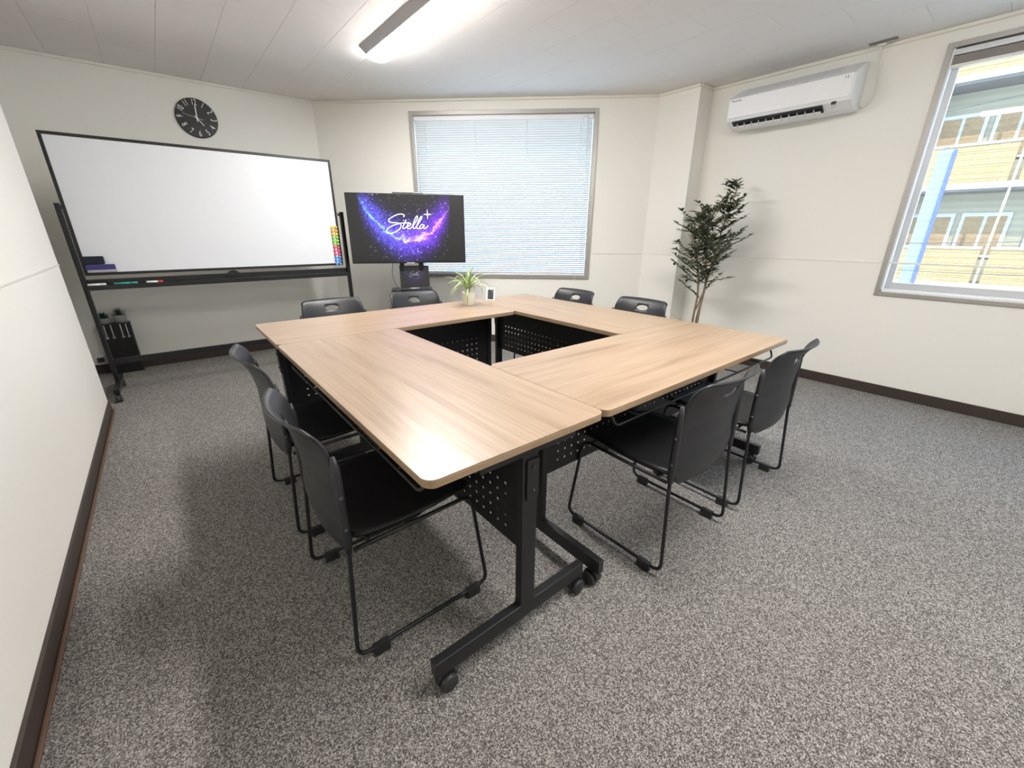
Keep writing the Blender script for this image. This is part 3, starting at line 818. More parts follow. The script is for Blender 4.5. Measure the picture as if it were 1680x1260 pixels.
for x, s in ((BX0 - 0.020, -1), (BX1 + 0.045, 1)):
    p = box('post', (x, 0, 0.735), (0.028, 0.045, 1.33), M['black'], wb, 0.003)
    latheobj('pivot_knob', [(0.001, 0), (0.012, 0), (0.012, 0.03), (0.001, 0.03)], M['lapgrey'], p, 12, (x - s * 0.005, 0, 1.376), (0, -s * PI / 2, 0))
    box('foot', (x, 0.0, 0.085), (0.036, 0.50, 0.034), M['black'], wb, 0.004)
    for yy in (-0.215, 0.215):
        c = box('caster', (x, yy, 0.062), (0.016, 0.02, 0.02), M['blackrub'], wb, 0.001)
        for k in (-1, 1):
            latheobj('wheel', [(0.001, -0.008), (0.024, -0.008), (0.029, -0.004), (0.029, 0.004), (0.024, 0.008), (0.001, 0.009)], M['wheel'], c, 16, (x + k * 0.012, yy - 0.008, 0.029), (0, k * PI / 2, 0))
xm = (BX0 - 0.02 + BX1 + 0.045) / 2; lw = BX1 + 0.045 - BX0 + 0.02 - 0.028
tray = box('tray', (xm, -0.012, 0.838), (lw, 0.07, 0.008), M['black'], wb, 0.002)
box('tray_back', (xm, 0.018, 0.862), (lw, 0.012, 0.045), M['black'], tray, 0.002)
box('tray_lip', (xm, -0.0505, 0.829), (lw, 0.007, 0.034), M['black'], tray, 0.002)
box('lower_rail', (xm, 0, 0.262), (lw, 0.022, 0.045), M['black'], wb, 0.003)
prismobj('board_latch', [(-0.055, 0.0)] + [(-0.05 * math.cos(PI * k / 8), 0.048 * math.sin(PI * k / 8)) for k in range(9)] + [(0.055, 0)], -0.02, 0.02, lambda u, v, w_: (0.122 + u, w_ - 0.004, 0.862 + v), M['black'], wb)

FS = BY - 0.0072     # board face
def wbthing(name, c, s, mat, label, cat, bevel=0.004):
    o = box(name, (0, 0, 0), s, mat, None, bevel, loc=c); return tag(o, label, cat)
e1 = wbthing('board_eraser', (-0.716, FS - 0.0168, 1.0222), (0.112, 0.032, 0.054), M['navy'], 'dark navy eraser stuck on the whiteboard above the purple eraser', 'eraser', 0.008)
e2 = empty('board_eraser', (-0.690, FS - 0.0198, 0.936), 0, 'larger purple eraser with grey felt stuck in the lower left board corner', 'eraser')
box('eraser_body', (0, 0, 0.038), (0.158, 0.034, 0.036), M['purple'], e2, 0.005)
box('eraser_felt', (0.004, -0.002, 0.010), (0.158, 0.036, 0.019), M['felt'], e2, 0.003)
# pens in the tray
def pen(x0, x1, mat, capmat, label):
    ln = x1 - x0
    r = empty('marker_pen', (x0, BY - 0.032, 0.8421), 0, label, 'marker')
    o = latheobj('barrel', [(0.002, 0), (0.0085, 0.002), (0.0085, ln * 0.68)], mat, r, 12, (0, 0, 0.009), (0, PI / 2, 0))
    latheobj('cap', [(0.0085, ln * 0.68), (0.0092, ln * 0.685), (0.0088, ln - 0.004), (0.004, ln)], capmat, r, 12, (0, 0, 0.009), (0, PI / 2, 0))
pen(-0.792, -0.690, M['whitep'], M['whitep'], 'plain white marker at the left end of the whiteboard tray')
pen(-0.650, -0.512, M['teal'], M['teal'], 'green marker in the whiteboard tray between the other two pens')
pen(-0.462, -0.360, M['whitep'], M['red'], 'white marker with a red cap in the whiteboard tray')
# magnets: two columns of twelve
mag_me = {}
for cname in ('yellow', 'green', 'pink', 'blue'):
    bm = bmesh.new(); lathe(bm, [(0.0125, 0), (0.0130, 0.003), (0.0085, 0.008), (0.0080, 0.013), (0.0115, 0.018), (0.0118, 0.021), (0.009, 0.0235), (0.001, 0.024)], 14)
    mag_me[cname] = mesh_from('magnet', bm, M['mag' + cname], True)
for row in range(12):
    cname = ('yellow', 'green', 'pink', 'blue')[row // 3]
    for colx in (0, 1):
        o = link('magnet', mag_me[cname], None, (0.990 + 0.034 * colx, FS, 1.262 - row * 0.0305), (PI / 2, 0, 0))
        tag(o, '%s round board magnet, %s of the three %s rows, %s column' % (cname, ('top', 'middle', 'bottom')[row % 3], cname, ('left', 'right')[colx]), 'magnet', 'coloured magnets at the right edge of the whiteboard')

# ------------------------------------------------------------------ wall clock
ck = empty('wall_clock', (0.185, Y0, 2.172), 0, 'round black wall clock with white numerals above the whiteboard', 'clock')
latheobj('clock_face', [(0.001, 0.001), (0.150, 0.001), (0.155, 0.006), (0.155, 0.018), (0.150, 0.022), (0.001, 0.022)], M['clockf'], ck, 48, (0, 0, 0), (PI / 2, 0, 0), False)
for h in range(1, 13):
    a = h * PI / 6; R_ = 0.122
    cx, cz = R_ * math.sin(a), R_ * math.cos(a)
    sp_ = -a if (h >= 10 or h <= 2 ) else -a
    rotm = Matrix.Rotation(sp_, 4, 'Y').inverted() if False else Matrix.Rotation(a, 4, 'Y')
    flip = Matrix.Rotation(PI, 4, 'Y') if 3 < h < 9 else Matrix.Identity(4)
    mt = Matrix.Translation((cx, -0.0226, cz)) @ rotm @ (Matrix.Rotation(PI, 4, 'Y') if 4 <= h <= 8 else Matrix.Identity(4)) @ Matrix.Rotation(PI / 2, 4, 'X')
    textobj('numeral', str(h), 0.066, M['whitep'], ck, mt, 0.0004, 'CENTER', 0.62)
def hand(nm, ang_, ln, tail, wd, y):
    prismobj(nm, [(-wd / 2, -tail), (wd / 2, -tail), (wd / 2, ln), (-wd / 2, ln)], y, y - 0.0012, lambda u, v, w_: (u * math.cos(ang_) + v * math.sin(ang_), w_, -u * math.sin(ang_) + v * math.cos(ang_)), M['whitep'], ck)
hand('minute_hand', math.radians(2), 0.098, 0.028, 0.008, -0.0270)
hand('hour_hand', math.radians(142), 0.070, 0.024, 0.0055, -0.0250)
hand('second_hand', math.radians(284), 0.105, 0.045, 0.0018, -0.0290)
latheobj('hand_hub', [(0.001, 0), (0.008, 0), (0.007, 0.008), (0.001, 0.009)], M['whitep'], ck, 14, (0, -0.0225, 0), (PI / 2, 0, 0))

# ------------------------------------------------------------------ television on its stand (local x along the screen, local -y towards the room)
TA = Vector((1.082, 3.470, 0)); tang = math.radians(-26.3)
TVW, TVB, TVT = 1.094, 0.932, 1.562
tvc = TA + Vector((math.cos(tang), math.sin(tang), 0)) * (TVW / 2)
TH = TVT - TVB
S_ = [(0.468, 0.6733), (0.4734, 0.6957), (0.459, 0.714), (0.4271, 0.7118), (0.3895, 0.6884), (0.3576, 0.6579), (0.3411, 0.6326), (0.3428, 0.6071), (0.3664, 0.5938), (0.4028, 0.5917), (0.4329, 0.5793), (0.4419, 0.5505), (0.4273, 0.5041), (0.3967, 0.4682), (0.3585, 0.4427), (0.3249, 0.4431), (0.3138, 0.4639), (0.3218, 0.4998), (0.3511, 0.5356), (0.3892, 0.563), (0.4331, 0.5834), (0.4703, 0.5905), (0.5137, 0.5944)]
t_ = [(0.4877, 0.6345), (0.4699, 0.5812), (0.4566, 0.5349), (0.4562, 0.5142), (0.4678, 0.5111), (0.4894, 0.5368), (0.5149, 0.5532), (0.5252, 0.5748), (0.5172, 0.5893), (0.5016, 0.5728), (0.4914, 0.5399), (0.4976, 0.5129), (0.5163, 0.5138), (0.5427, 0.5479), (0.576, 0.6273), (0.5891, 0.6736), (0.5811, 0.6899), (0.5629, 0.6427), (0.5472, 0.5809), (0.5421, 0.5344), (0.5504, 0.5104), (0.5682, 0.5311), (0.6027, 0.6097), (0.625, 0.6685), (0.6208, 0.687), (0.6003, 0.6427), (0.5821, 0.5808), (0.5749, 0.529), (0.5835, 0.5081), (0.599, 0.5205)]
a_ = [(0.642, 0.5577), (0.6249, 0.5703), (0.6065, 0.5496), (0.5985, 0.5236), (0.6068, 0.51), (0.6232, 0.5287), (0.6421, 0.5598), (0.6332, 0.5265), (0.6381, 0.5077), (0.6545, 0.5222), (0.676, 0.5565)]
def script_word(parent, W_, H_, z0, y, rad, mat, name='script_lettering'):
    bm = bmesh.new()
    for pts in (S_, t_, a_):
        p = spline([((s - 0.5) * W_, y, z0 + t * H_) for s, t in pts], 4)
        tube(bm, p, rad, 6)
    for v in bm.verts: v.co.y = y + (v.co.y - y) * 0.12       # flat print on the display
    o = link(name, mesh_from(name, bm, mat, True), parent); o['label'] = 'white handwritten word Stella on the display'
    cx, cz = (0.6744 - 0.5) * W_, z0 + 0.7149 * H_; L1, L2, d_ = 0.040 * W_, 0.078 * H_ * 1.0, 0.0055 * W_
    poly = []
    for k in range(8):
        a = k * PI / 4; r_ = d_ if k % 2 else (L1 if k in (0, 4) else L2)
        poly.append((cx + r_ * math.cos(a), cz + r_ * math.sin(a)))
    bm = bmesh.new(); prism(bm, poly, y, y - 0.0004, lambda u, v, w_: (u, w_, v))
    link('sparkle_print', mesh_from('sparkle_print', bm, mat), parent)

tv = empty('television', (tvc.x, tvc.y, TVB), tang, 'flat black television showing Stella on a blue star cloud', 'television')
box('tv_housing', (0, 0.032, TH / 2), (TVW, 0.028, TH), M['black'], tv, 0.003)
box('tv_rear_bulge', (0, 0.062, TH * 0.42), (TVW * 0.62, 0.034, TH * 0.55), M['black'], tv, 0.006)
box('screen', (0, 0.0155, TH / 2 + 0.004), (TVW - 0.012, 0.006, TH - 0.02), M['tvscreen'], tv)
script_word(tv, TVW, TH, 0.0, 0.0120, 0.0036, M['glow'])
box('logo_light', (0, 0.0155, 0.004), (0.075, 0.006, 0.008), M['acgrey'], tv, 0.002)
vbar = empty('video_bar', (tvc.x + 0.02 * math.cos(tang), tvc.y + 0.02 * math.sin(tang), TVT), tang, 'slim dark video conference bar lying on top of the television', 'camera bar')
box('bar_body', (0, 0.034, 0.007), (0.285, 0.026, 0.013), M['lapgrey'], vbar, 0.003)
box('lens_window', (0.0, 0.0205, 0.007), (0.10, 0.002, 0.009), M['acdark'], vbar, 0.0005)

ts = empty('television_stand', (tvc.x, tvc.y, 0), tang, 'black wheeled television stand with a laptop shelf behind the tables', 'tv stand')
for s in (-1, 1):
    box('column', (s * 0.092 + 0.005, 0.085, 0.72), (0.044, 0.030, 1.36), M['black'], ts, 0.003)
    box('base_bar', (s * 0.092 + 0.005, 0.0, 0.075), (0.044, 0.60, 0.036), M['black'], ts, 0.004)
    for yy in (-0.27, 0.27):
        c = box('caster', (s * 0.092 + 0.005, yy, 0.052), (0.014, 0.014, 0.016), M['blackrub'], ts, 0.001)
        latheobj('wheel', [(0.001, -0.010), (0.020, -0.010), (0.024, -0.006), (0.024, 0.006), (0.020, 0.010), (0.001, 0.010)], M['wheel'], c, 14, (s * 0.092 + 0.005, yy, 0.024), (0, PI / 2, 0))
box('base_cross', (0.005, 0.085, 0.075), (0.14, 0.03, 0.03), M['black'], ts, 0.002)
box('mount_plate', (0.005, 0.1025, 1.22), (0.30, 0.006, 0.24), M['black'], ts, 0.002)
for s in (-1, 1):
    box('mount_arm', (s * 0.13 + 0.005, 0.089, 1.22), (0.03, 0.022, 0.34), M['black'], ts, 0.002)
    box('shelf_bracket', (s * 0.092 + 0.005, -0.015, 0.660), (0.040, 0.17, 0.034), M['black'], ts, 0.002)
SHX = -0.006
box('shelf', (SHX, -0.02, 0.683), (0.395, 0.24, 0.012), M['black'], ts, 0.002)

# laptop on the shelf
lt = empty('laptop', (tvc.x, tvc.y, 0.689), tang, 'open dark laptop on the stand shelf showing a dim Stella picture', 'laptop')
LX = 0.028
lb = box('keyboard_base', (LX, -0.045, 0.0075), (0.29, 0.185, 0.013), M['lapgrey'], lt, 0.003)
box('keyboard', (LX, -0.015, 0.0146), (0.25, 0.085, 0.001), M['black'], lb)
box('trackpad', (LX - 0.005, -0.105, 0.0146), (0.085, 0.05, 0.001), M['acgrey'], lb)
ld_ = empty('lid_hinge', (LX, 0.045, 0.014)); ld_.parent = lt; ld_.rotation_euler = (math.radians(-12), 0, 0)
bpy.data.objects.remove(ld_)
def lap_lid():
    rot = Matrix.Translation((LX, 0.048, 0.012)) @ Matrix.Rotation(math.radians(-10), 4, 'X')
    bm = bmesh.new(); bx(bm, (0, 0, 0.103), (0.29, 0.007, 0.205), None, 0.002)
    me = mesh_from('lid', bm, M['black']); me.transform(rot); lid = link('lid', me, lt)
    bm = bmesh.new(); bx(bm, (0, 0, 0), (0.276, 0.001, 0.186))
    me = mesh_from('screen', bm, M['lapscreen']); so = link('screen', me, lid)
    so.matrix_local = rot @ Matrix.Translation((0, -0.0041, 0.107))
    em = empty('word_tmp'); script_word(em, 0.276, 0.186, -0.093, -0.0010, 0.0012, M['glowdim'])
    for o in list(em.children):
        o.data.transform(rot @ Matrix.Translation((0, -0.0041, 0.107))); o.parent = lid
    bpy.data.objects.remove(em)
lap_lid()
def tvl(x, y, z): return tvc + Vector((x * math.cos(tang) - y * math.sin(tang), x * math.sin(tang) + y * math.cos(tang), z))
tag(tubeobj('hanging_cable', spline([tvl(-0.175, 0.085, 1.02), tvl(-0.178, 0.07, 0.92), tvl(-0.186, 0.03, 0.85), tvl(-0.178, -0.01, 0.78), tvl(-0.150, -0.03, 0.715), tvl(-0.12, -0.04, 0.698)], 8), 0.003, M['wire'], None, 6), 'thin dark cable looping from behind the television down to the laptop', 'cable')

# ------------------------------------------------------------------ air conditioner (local: x along the wall towards the camera, -y into the room)
ac = empty('air_conditioner', (XR, 1.325, 2.075), -PI / 2, 'white wall-mounted air conditioner high on the right wall', 'air conditioner')
AL = 0.855
# side profile: (depth from wall, height)
prof = [(0.0, 0.005), (0.0, 0.313), (0.05, 0.308), (0.200, 0.232), (0.234, 0.210), (0.240, 0.195), (0.240, 0.072), (0.228, 0.046), (0.150, 0.008), (0.070, -0.006)]
prismobj('casing', prof, 0.0, AL, lambda u, v, w_: (w_, -u, v), M['white'], ac)
box('front_panel', (AL / 2, -0.240, 0.137), (AL - 0.004, 0.008, 0.142), M['white'], ac, 0.003)
for x in (-0.004, AL + 0.004):
    bm = bmesh.new(); prism(bm, [(d * 1.0, h) for d, h in prof], -0.006, 0.006, lambda u, v, w_: (x + w_, -u * 0.985, v * 0.985 + 0.002))
    link('end_cap', mesh_from('end_cap', bm, M['white']), ac)
for k in range(9):
    box('intake_slot', (AL / 2 - 0.03, -0.065 - 0.015 * k, 0.3015 - 0.0076 * k), (AL - 0.16, 0.005, 0.003), M['acgrey'], ac)
# outlet on the sloped lower front
def acm(d0, d1, h0, h1): return math.atan2(h1 - h0, d1 - d0)
sl = math.atan2(0.046 - 0.008, 0.228 - 0.150)
rot_sl = Matrix.Rotation(-sl, 3, 'X')
mid = Vector((0, -0.190, 0.028))
box('air_outlet', (0.365, mid.y - 0.004, mid.z - 0.005), (0.655, 0.072, 0.012), M['acdark'], ac, 0.001, r=rot_sl)
fl = box('flap', (0.365, mid.y + 0.006, mid.z - 0.030), (0.640, 0.050, 0.005), M['white'], ac, 0.002, r=Matrix.Rotation(-0.30, 3, 'X'))
for k in range(11):
    box('louvre', (0.08 + k * 0.056, mid.y - 0.012, mid.z - 0.018), (0.003, 0.036, 0.022), M['acgrey'], ac, r=rot_sl)
box('sensor_window', (0.765, -0.2285, 0.043), (0.030, 0.012, 0.020), M['display'], ac, 0.001, r=Matrix.Rotation(-0.5, 3, 'X'))
textobj('control_print', '[_]', 0.022, M['plate'], ac, Matrix.Translation((0.752, -0.216, 0.024)) @ Matrix.Rotation(PI / 2 - 0.55, 4, 'X'))
textobj('brand_lettering', 'Panasonic', 0.021, M['display'], ac, Matrix.Translation((0.016, -0.2445, 0.190)) @ Matrix.Rotation(PI / 2, 4, 'X'))
textobj('mark_lettering', '+3', 0.026, M['display'], ac, Matrix.Translation((0.800, -0.2445, 0.186)) @ Matrix.Rotation(PI / 2, 4, 'X'))
tag(tubeobj('conditioner_cable', spline([(XR - 0.07, 0.452, 2.118), (XR - 0.02, 0.425, 2.105), (XR - 0.012, 0.385, 2.17), (XR - 0.012, 0.385, 2.29), (XR - 0.014, 0.405, 2.40), (XR - 0.045, 0.408, 2.462)], 8), 0.0065, M['trimw'], None, 8), 'white cable running from the air conditioner up to the ceiling plate', 'cable')
cp = empty('ceiling_plate', (XR - 0.09, 0.39, HC - 0.008), 0, 'grey metal plate on the ceiling above the air conditioner cable', 'plate')
box('plate', (0, 0, 0.004), (0.035, 0.155, 0.007), M['plate'], cp, 0.001)
box('cable_clamp', (0.028, 0.008, -0.006), (0.03, 0.05, 0.012), M['trimw'], cp, 0.002)

# ------------------------------------------------------------------ olive tree in a pot
TX, TY = 3.47, 1.22
ot = empty('olive_tree', (TX, TY, 0), 0, 'tall artificial olive tree with slim leaves beside the pillar', 'tree')
latheobj('pot', [(0.001, 0), (0.115, 0), (0.135, 0.20), (0.140, 0.24), (0.128, 0.24), (0.124, 0.21), (0.001, 0.21)], M['black'], ot, 28, smooth=False)
latheobj('soil', [(0.001, 0.211), (0.123, 0.211), (0.115, 0.220), (0.001, 0.226)], M['soil'], ot, 20)
rt = Vector((_r.x, _r.y, 0)).normalized(); dp = Vector((_f.x, _f.y, 0)).normalized()
def TP(a, b, z): return rt * a + dp * b + Vector((0, 0, z))
stems = [
    [(-0.02, 0.0, 0.21), (-0.015, 0.01, 0.48), (-0.012, 0.0, 0.70), (-0.045, 0.02, 0.95), (-0.10, 0.03, 1.15), (-0.13, 0.02, 1.32)],
    [(0.02, 0.0, 0.21), (0.022, -0.01, 0.48), (0.045, 0.0, 0.75), (0.075, -0.02, 1.00), (0.115, 0.0, 1.25), (0.165, 0.01, 1.45), (0.19, 0.0, 1.60)],
    [(0.01, 0.02, 0.21), (0.03, 0.02, 0.50), (0.06, 0.03, 0.78), (0.03, 0.05, 1.05), (0.02, 0.06, 1.25), (0.05, 0.05, 1.40)]]
bark_paths = []
for k, st in enumerate(stems):
    p = spline([TP(*q) for q in st], 6); n = len(p)
    tubeobj('trunk', p, 0.01, M['bark'], ot, 8, [0.0125 * (1 - 0.72 * i / n) for i in range(n)])
    bark_paths.append((p, st))
tubeobj('trunk', spline([TP(-0.012, 0.0, 0.54), TP(0.01, 0.0, 0.60), TP(0.035, 0.0, 0.70)], 5), 0.007, M['bark'], ot, 7)
rnd = random.Random(11)
lv, lf = [], []
def add_leaf(base, d, ln, wd, nrm):
    d = d.normalized(); sdir = d.cross(nrm)
    if sdir.length < 1e-4: sdir = d.cross(Vector((0, 0.3, 1)))
    sdir.normalize(); nn = sdir.cross(d).normalized(); i0 = len(lv)
    for t, wf, dz in ((0, 0.12, 0), (0.3, 0.9, 0.004), (0.62, 0.85, 0.003), (1.0, 0.05, -0.006)):
        c = base + d * ln * t + nn * dz
        lv.append(c - sdir * wd * wf); lv.append(c + nn * wd * 0.25 * wf); lv.append(c + sdir * wd * wf)
    for k in range(3):
        for m_ in range(2):
            a = i0 + 3 * k + m_; lf.append((a, a + 1, a + 4, a + 3))
twigs = []
for p, st in bark_paths:
    n = len(p)
    for k in range(44):
        i = int(n * (0.40 + 0.60 * rnd.random())); i = min(i, n - 1)
        b = p[i]; a = rnd.random() * 2 * PI
        z = b.z; ln = (0.12 + 0.16 * rnd.random()) * (1.1 if z < 1.15 else 0.72)
        if z > 1.35: ln *= 0.65
        d = Vector((math.cos(a), math.sin(a), 0.25 + 0.75 * rnd.random()))
        if z < 0.75: continue
        twigs.append((b, d.normalized(), ln))
for lat in ((0.235, 0.0, 1.06), (-0.26, 0.0, 1.08), (0.22, 0.05, 1.12), (0.16, 0.0, 0.86), (-0.17, 0.0, 0.80), (-0.15, 0.0, 1.25), (0.20, 0.0, 1.46), (0.12, 0.0, 1.52), (-0.17, 0.02, 1.0)):
    tip = TP(*lat); b = TP(0.03, 0.0, lat[2] - 0.16); twigs.append((b, (tip - b).normalized(), (tip - b).length))
bm = bmesh.new()
fruits = []
for b, d, ln in twigs:
    side = d.cross(Vector((0, 0, 1))).normalized()
    pts = [b, b + d * ln * 0.5 + Vector((0, 0, 0.01)), b + d * ln + Vector((0, 0, -0.01))]
    tube(bm, pts, 0.002, 5, rads=[0.003, 0.002, 0.0012])
    m_ = max(4, int(ln / 0.030))
    for q in range(m_):
        t = 0.18 + 0.82 * q / (m_ - 1); c = b + d * ln * t
        for s in (-1, 1):
            dd = (d * 0.75 + side * s * (0.6 + 0.6 * rnd.random()) + Vector((rnd.uniform(-.3, .3), rnd.uniform(-.3, .3), rnd.uniform(-.25, .35))))
            add_leaf(c, dd, 0.046 + 0.030 * rnd.random(), 0.0100 + 0.003 * rnd.random(), Vector((rnd.uniform(-.4, .4), rnd.uniform(-.4, .4), 1)))
    add_leaf(b + d * ln, d, 0.06, 0.007, Vector((0, 0, 1)))
    if rnd.random() < 0.22: fruits.append(b + d * ln * (0.6 + 0.4 * rnd.random()) + Vector((0, 0, -0.014)))
link('twigs', mesh_from('twigs', bm, M['bark'], True), ot)['kind'] = 'stuff'
me = bpy.data.meshes.new('foliage'); me.from_pydata([tuple(v) for v in lv], [], lf); me.materials.append(M['olive'])
for p in me.polygons: p.use_smooth = True
link('foliage', me, ot)['kind'] = 'stuff'
bm = bmesh.new(); bmesh.ops.create_icosphere(bm, subdivisions=2, radius=0.011)
for v in bm.verts: v.co.z *= 1.3
fr = mesh_from('olive', bm, M['olivefruit'], True)
for f_ in fruits[:18]: link('olive', fr, ot, f_)

# ------------------------------------------------------------------ spider plant on the table
sp_ = empty('potted_spider_plant', (1.354, 1.880, 0.7201), 0, 'small spider plant with striped leaves in a cream cylinder pot on the table', 'potted plant')
latheobj('pot', [(0.001, 0), (0.040, 0), (0.043, 0.004), (0.046, 0.088), (0.0465, 0.091), (0.042, 0.091), (0.0415, 0.078), (0.001, 0.078)], M['cream'], sp_, 32)
latheobj('soil', [(0.001, 0.0785), (0.041, 0.0785), (0.035, 0.082), (0.001, 0.084)], M['soil'], sp_, 16)
rnd = random.Random(5)
for k in range(40):
    a = 2 * PI * k / 40 * 2.7 + rnd.uniform(-.2, .2)
    inner_ = k / 40
    ln = 0.14 + 0.08 * rnd.random(); el = math.radians(20 + 62 * (1 - inner_) + rnd.uniform(-8, 8))
    droop = 2.6 * (inner_ ** 0.8) * (0.7 + 0.5 * rnd.random())
    bm = bmesh.new(); uvl = bm.loops.layers.uv.new('UVMap')
    n = 9; pos = Vector((0.008 * math.cos(a), 0.008 * math.sin(a), 0.082)); e_ = el; rows = []
    if k >= 10: pos.z += 0.03 + 0.03 * rnd.random() * (k % 3)
    sd = Vector((-math.sin(a), math.cos(a), 0))
    for i in range(n + 1):
        t = i / n; wd = 0.0075 * (0.55 + 0.9 * t - 1.42 * t * t) + 0.0006
        rows.append((bm.verts.new(pos - sd * wd + Vector((0, 0, 0.002))), bm.verts.new(pos), bm.verts.new(pos + sd * wd + Vector((0, 0, 0.002)))))
        dv = Vector((math.cos(a) * math.cos(e_), math.sin(a) * math.cos(e_), math.sin(e_)))
        pos = pos + dv * ln / n; e_ -= droop / n; pos.z = max(pos.z, 0.006)
    for i in range(n):
        for c in range(2):
            f = bm.faces.new((rows[i][c], rows[i][c + 1], rows[i + 1][c + 1], rows[i + 1][c]))
            for lp, uu in zip(f.loops, (c * 0.5, c * 0.5 + 0.5, c * 0.5 + 0.5, c * 0.5)): lp[uvl].uv = (uu, i / n)
    link('leaf', mesh_from('leaf', bm, M['stripe'], True), sp_)

# small digital clock on the table
dc = empty('digital_desk_clock', (1.585, 1.925, 0.7201), math.radians(-52), 'small white digital clock with dark display leaning beside the spider plant', 'desk clock')
rotc = Matrix.Rotation(math.radians(-14), 3, 'X')
box('clock_body', (0, 0.012, 0.050), (0.072, 0.016, 0.100), M['white'], dc, 0.004, r=rotc)
box('display', (0.002, 0.0036, 0.050), (0.046, 0.0012, 0.074), M['display'], dc, 0.0, r=rotc)
box('clock_leg', (0, 0.040, 0.028), (0.03, 0.006, 0.058), M['white'], dc, 0.001, r=Matrix.Rotation(math.radians(28), 3, 'X'))
box('clock_foot', (0.0, 0.004, 0.004), (0.060, 0.02, 0.007), M['acgrey'], dc, 0.002)

# ------------------------------------------------------------------ black box with plants in the left corner
bxr = empty('black_storage_box', (-0.785, 4.372, 0), 0, 'tall black box with white straps standing in the left corner behind the whiteboard', 'box')
box('box_body', (0, 0, 0.2255), (0.215, 0.098, 0.451), M['black'], bxr, 0.003)
for x in (-0.068, -0.024, 0.038, 0.076):
    tubeobj('strap', [(x, -0.0515, 0.444), (x, -0.0515, 0.345)], 0.0032, M['whitep'], bxr, 6)
    latheobj('strap_end', [(0.001, -0.013), (0.010, -0.012), (0.011, -0.004), (0.004, 0.012), (0.001, 0.014)], M['felt'], bxr, 10, (x, -0.056, 0.334))
box('price_tag', (-0.094, -0.0500, 0.265), (0.014, 0.002, 0.028), M['whitep'], bxr)

def tuft(root, n, ln, wd, z, mat, spread, seed):
    rn = random.Random(seed)
    for k in range(n):
        a = k * 2.39996; e_ = math.radians(80 - spread * (k / n)); bm = bmesh.new()
        d = Vector((math.cos(a) * math.cos(e_), math.sin(a) * math.cos(e_), math.sin(e_))); s = Vector((-math.sin(a), math.cos(a), 0))
        b = Vector((0, 0, z)); l_ = ln * (0.7 + 0.4 * rn.random()); up_ = s.cross(d) * -1
        pr = [(0, .5), (0.35, 1.0), (0.75, .8), (1.0, .05)]
        rows = [(bm.verts.new(b + d * l_ * t - s * wd * q), bm.verts.new(b + d * l_ * t - Vector((0, 0, 1)) * wd * q * 0.5), bm.verts.new(b + d * l_ * t + s * wd * q)) for t, q in pr]
        for i in range(3):
            for c in range(2): bm.faces.new((rows[i][c], rows[i][c + 1], rows[i + 1][c + 1], rows[i + 1][c]))
        link('leaf', mesh_from('leaf', bm, mat, True), root)
p1 = empty('potted_succulent', (-0.842, 4.372, 0.4512), 0, 'dark green succulent in a low grey pot on the left of the black box', 'potted plant')
latheobj('pot', [(0.001, 0), (0.030, 0), (0.036, 0.048), (0.033, 0.050), (0.031, 0.044), (0.001, 0.044)], M['stone'], p1, 20)
tuft(p1, 26, 0.062, 0.009, 0.046, M['succ'], 75, 3)
p2 = empty('potted_grass', (-0.735, 4.372, 0.4512), 0, 'grey-green bushy plant in a wider grey pot on the right of the black box', 'potted plant')
latheobj('pot', [(0.001, 0), (0.040, 0), (0.045, 0.066), (0.042, 0.068), (0.040, 0.060), (0.001, 0.060)], M['stone'], p2, 20)
tuft(p2, 34, 0.075, 0.005, 0.060, M['moss'], 70, 9)
# wall socket with an adapter in the corner
so = empty('wall_socket', (-0.958, Y0, 0.115), 0, 'small white wall socket with a black adapter in the far left corner', 'socket')
box('socket_plate', (0, -0.004, 0.03), (0.07, 0.008, 0.06), M['white'], so, 0.002)
box('adapter', (0.005, -0.022, 0.012), (0.045, 0.028, 0.04), M['blackrub'], so, 0.004)

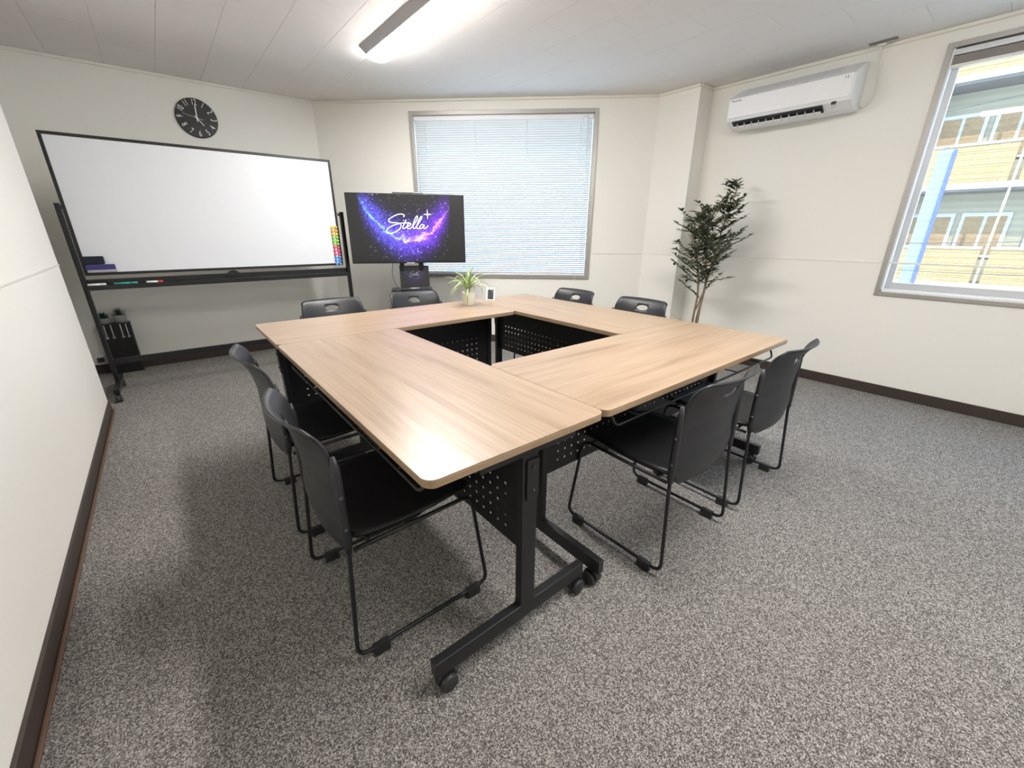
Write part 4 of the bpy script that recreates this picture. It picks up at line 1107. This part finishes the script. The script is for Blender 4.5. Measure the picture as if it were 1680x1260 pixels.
# ------------------------------------------------------------------ the building across the street, seen through the right window
FX = 19.0
ap = empty('apartment_building', (FX, 1.5, -6.0), 0, 'sunlit yellow brick apartment block with balconies outside the right window', 'building')
bot = -6.0
def fbox(name, x0, x1, y0, y1, z0, z1, mat, par=None, bevel=0.0):
    return box(name, ((x0 + x1) / 2 - FX, (y0 + y1) / 2 - 1.5, (z0 + z1) / 2 - bot), (x1 - x0, y1 - y0, z1 - z0), mat, par or ap, bevel)
FYA, FYB = -7.0, 3.05          # facade ends
fbox('rear_wall', FX + 1.3, FX + 1.6, FYA, FYB + 1.2, bot, 12, M['faccream'])
fbox('side_wall', FX + 1.3, FX + 6.0, FYB + 1.2, FYB + 1.5, bot, 12, M['brickY'])
fbox('stair_tower', FX + 0.6, FX + 1.3, FYB, FYB + 1.5, bot, 12, M['brickY'])
for k, zb in enumerate((-3.28, -0.38, 2.50, 5.40, 8.30)):
    fbox('slab', FX, FX + 1.3, FYA, FYB, zb, zb + 0.17, M['concrete'], None, 0.01)
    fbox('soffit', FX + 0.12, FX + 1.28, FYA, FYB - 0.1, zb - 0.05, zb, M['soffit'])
    for (ya, yb) in ((FYA, 0.30), (0.52, FYB - 0.35)):
        fbox('parapet', FX, FX + 0.14, ya, yb, zb + 0.17, zb + 1.18, M['brickY'])
        fbox('coping', FX - 0.03, FX + 0.17, ya - 0.02, yb + 0.02, zb + 1.18, zb + 1.25, M['concrete'])
    fbox('parapet_end', FX, FX + 0.14, FYB - 0.30, FYB, zb + 0.17, zb + 1.25, M['concrete'])
    fbox('drain_pipe', FX + 0.03, FX + 0.09, 0.38, 0.44, zb - 2.72, zb, M['faccream'])
    for yy in (-0.75, 0.75, 2.0):
        z0_ = zb + 0.9
        wn = fbox('window', FX + 1.24, FX + 1.3, yy - 0.55, yy + 0.55, z0_, z0_ + 1.35, M['facwhite'])
        fbox('curtain', FX + 1.225, FX + 1.24, yy - 0.46, yy - 0.04, z0_ + 0.09, z0_ + 1.24, M['curtain'], wn).location = (0, 0, 0)
        fbox('curtain', FX + 1.225, FX + 1.24, yy + 0.04, yy + 0.46, z0_ + 0.09, z0_ + 1.24, M['curtain'], wn).location = (0, 0, 0)
    fbox('pillar', FX + 0.2, FX + 1.3, FYB - 0.25, FYB - 0.05, zb + 0.17, zb + 2.9, M['concrete'])
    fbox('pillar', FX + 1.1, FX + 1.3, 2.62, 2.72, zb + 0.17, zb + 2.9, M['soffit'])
prismobj('access_sticker', [(-0.13, 0.13), (0.13, 0.13), (0, -0.12)], 0, 0.006, lambda u, v, w_: (1.215 - w_, -0.42 - 1.5 + u, 1.66 - bot + v), M['redtri'], ap)
# projecting vertical sign
sg = empty('street_sign_board', (14.0, 1.30, -4.5), 0, 'tall pale blue projecting sign board with blue edge outside the right window', 'sign')
box('sign_panel', (0, 0, 5.0), (0.10, 0.26, 5.0), M['signblue'], sg, 0.01)
box('sign_edge', (-0.02, -0.153, 5.0), (0.16, 0.045, 5.0), M['signedge'], sg, 0.005)
box('sign_post', (0.14, 0.05, 3.8), (0.08, 0.08, 7.6), M['plate'], sg, 0.005)
for k, (z0_, z1_) in enumerate(((0.15, 0.05), (0.55, 0.52), (1.05, 1.12), (3.35, 3.62))):
    tag(tubeobj('street_wire', spline([(12.0, 8.0, z0_ + 0.3), (12.0, 3.0, z0_), (12.0, -1.0, z1_), (12.0, -8.0, z1_ + 0.4)], 8), 0.007, M['wire'], None, 5), 'thin overhead wire outside the window, %s of the four' % ('lowest', 'second lowest', 'second highest', 'highest')[k], 'wire', 'overhead wires outside')
st = prismobj('street', [(4.3, -30), (18.9, -30), (18.9, 30), (4.3, 30)], -6.2, -6.0, lambda u, v, w_: (u, v, w_), M['concrete'])
struct(st, 'grey street below the windows')
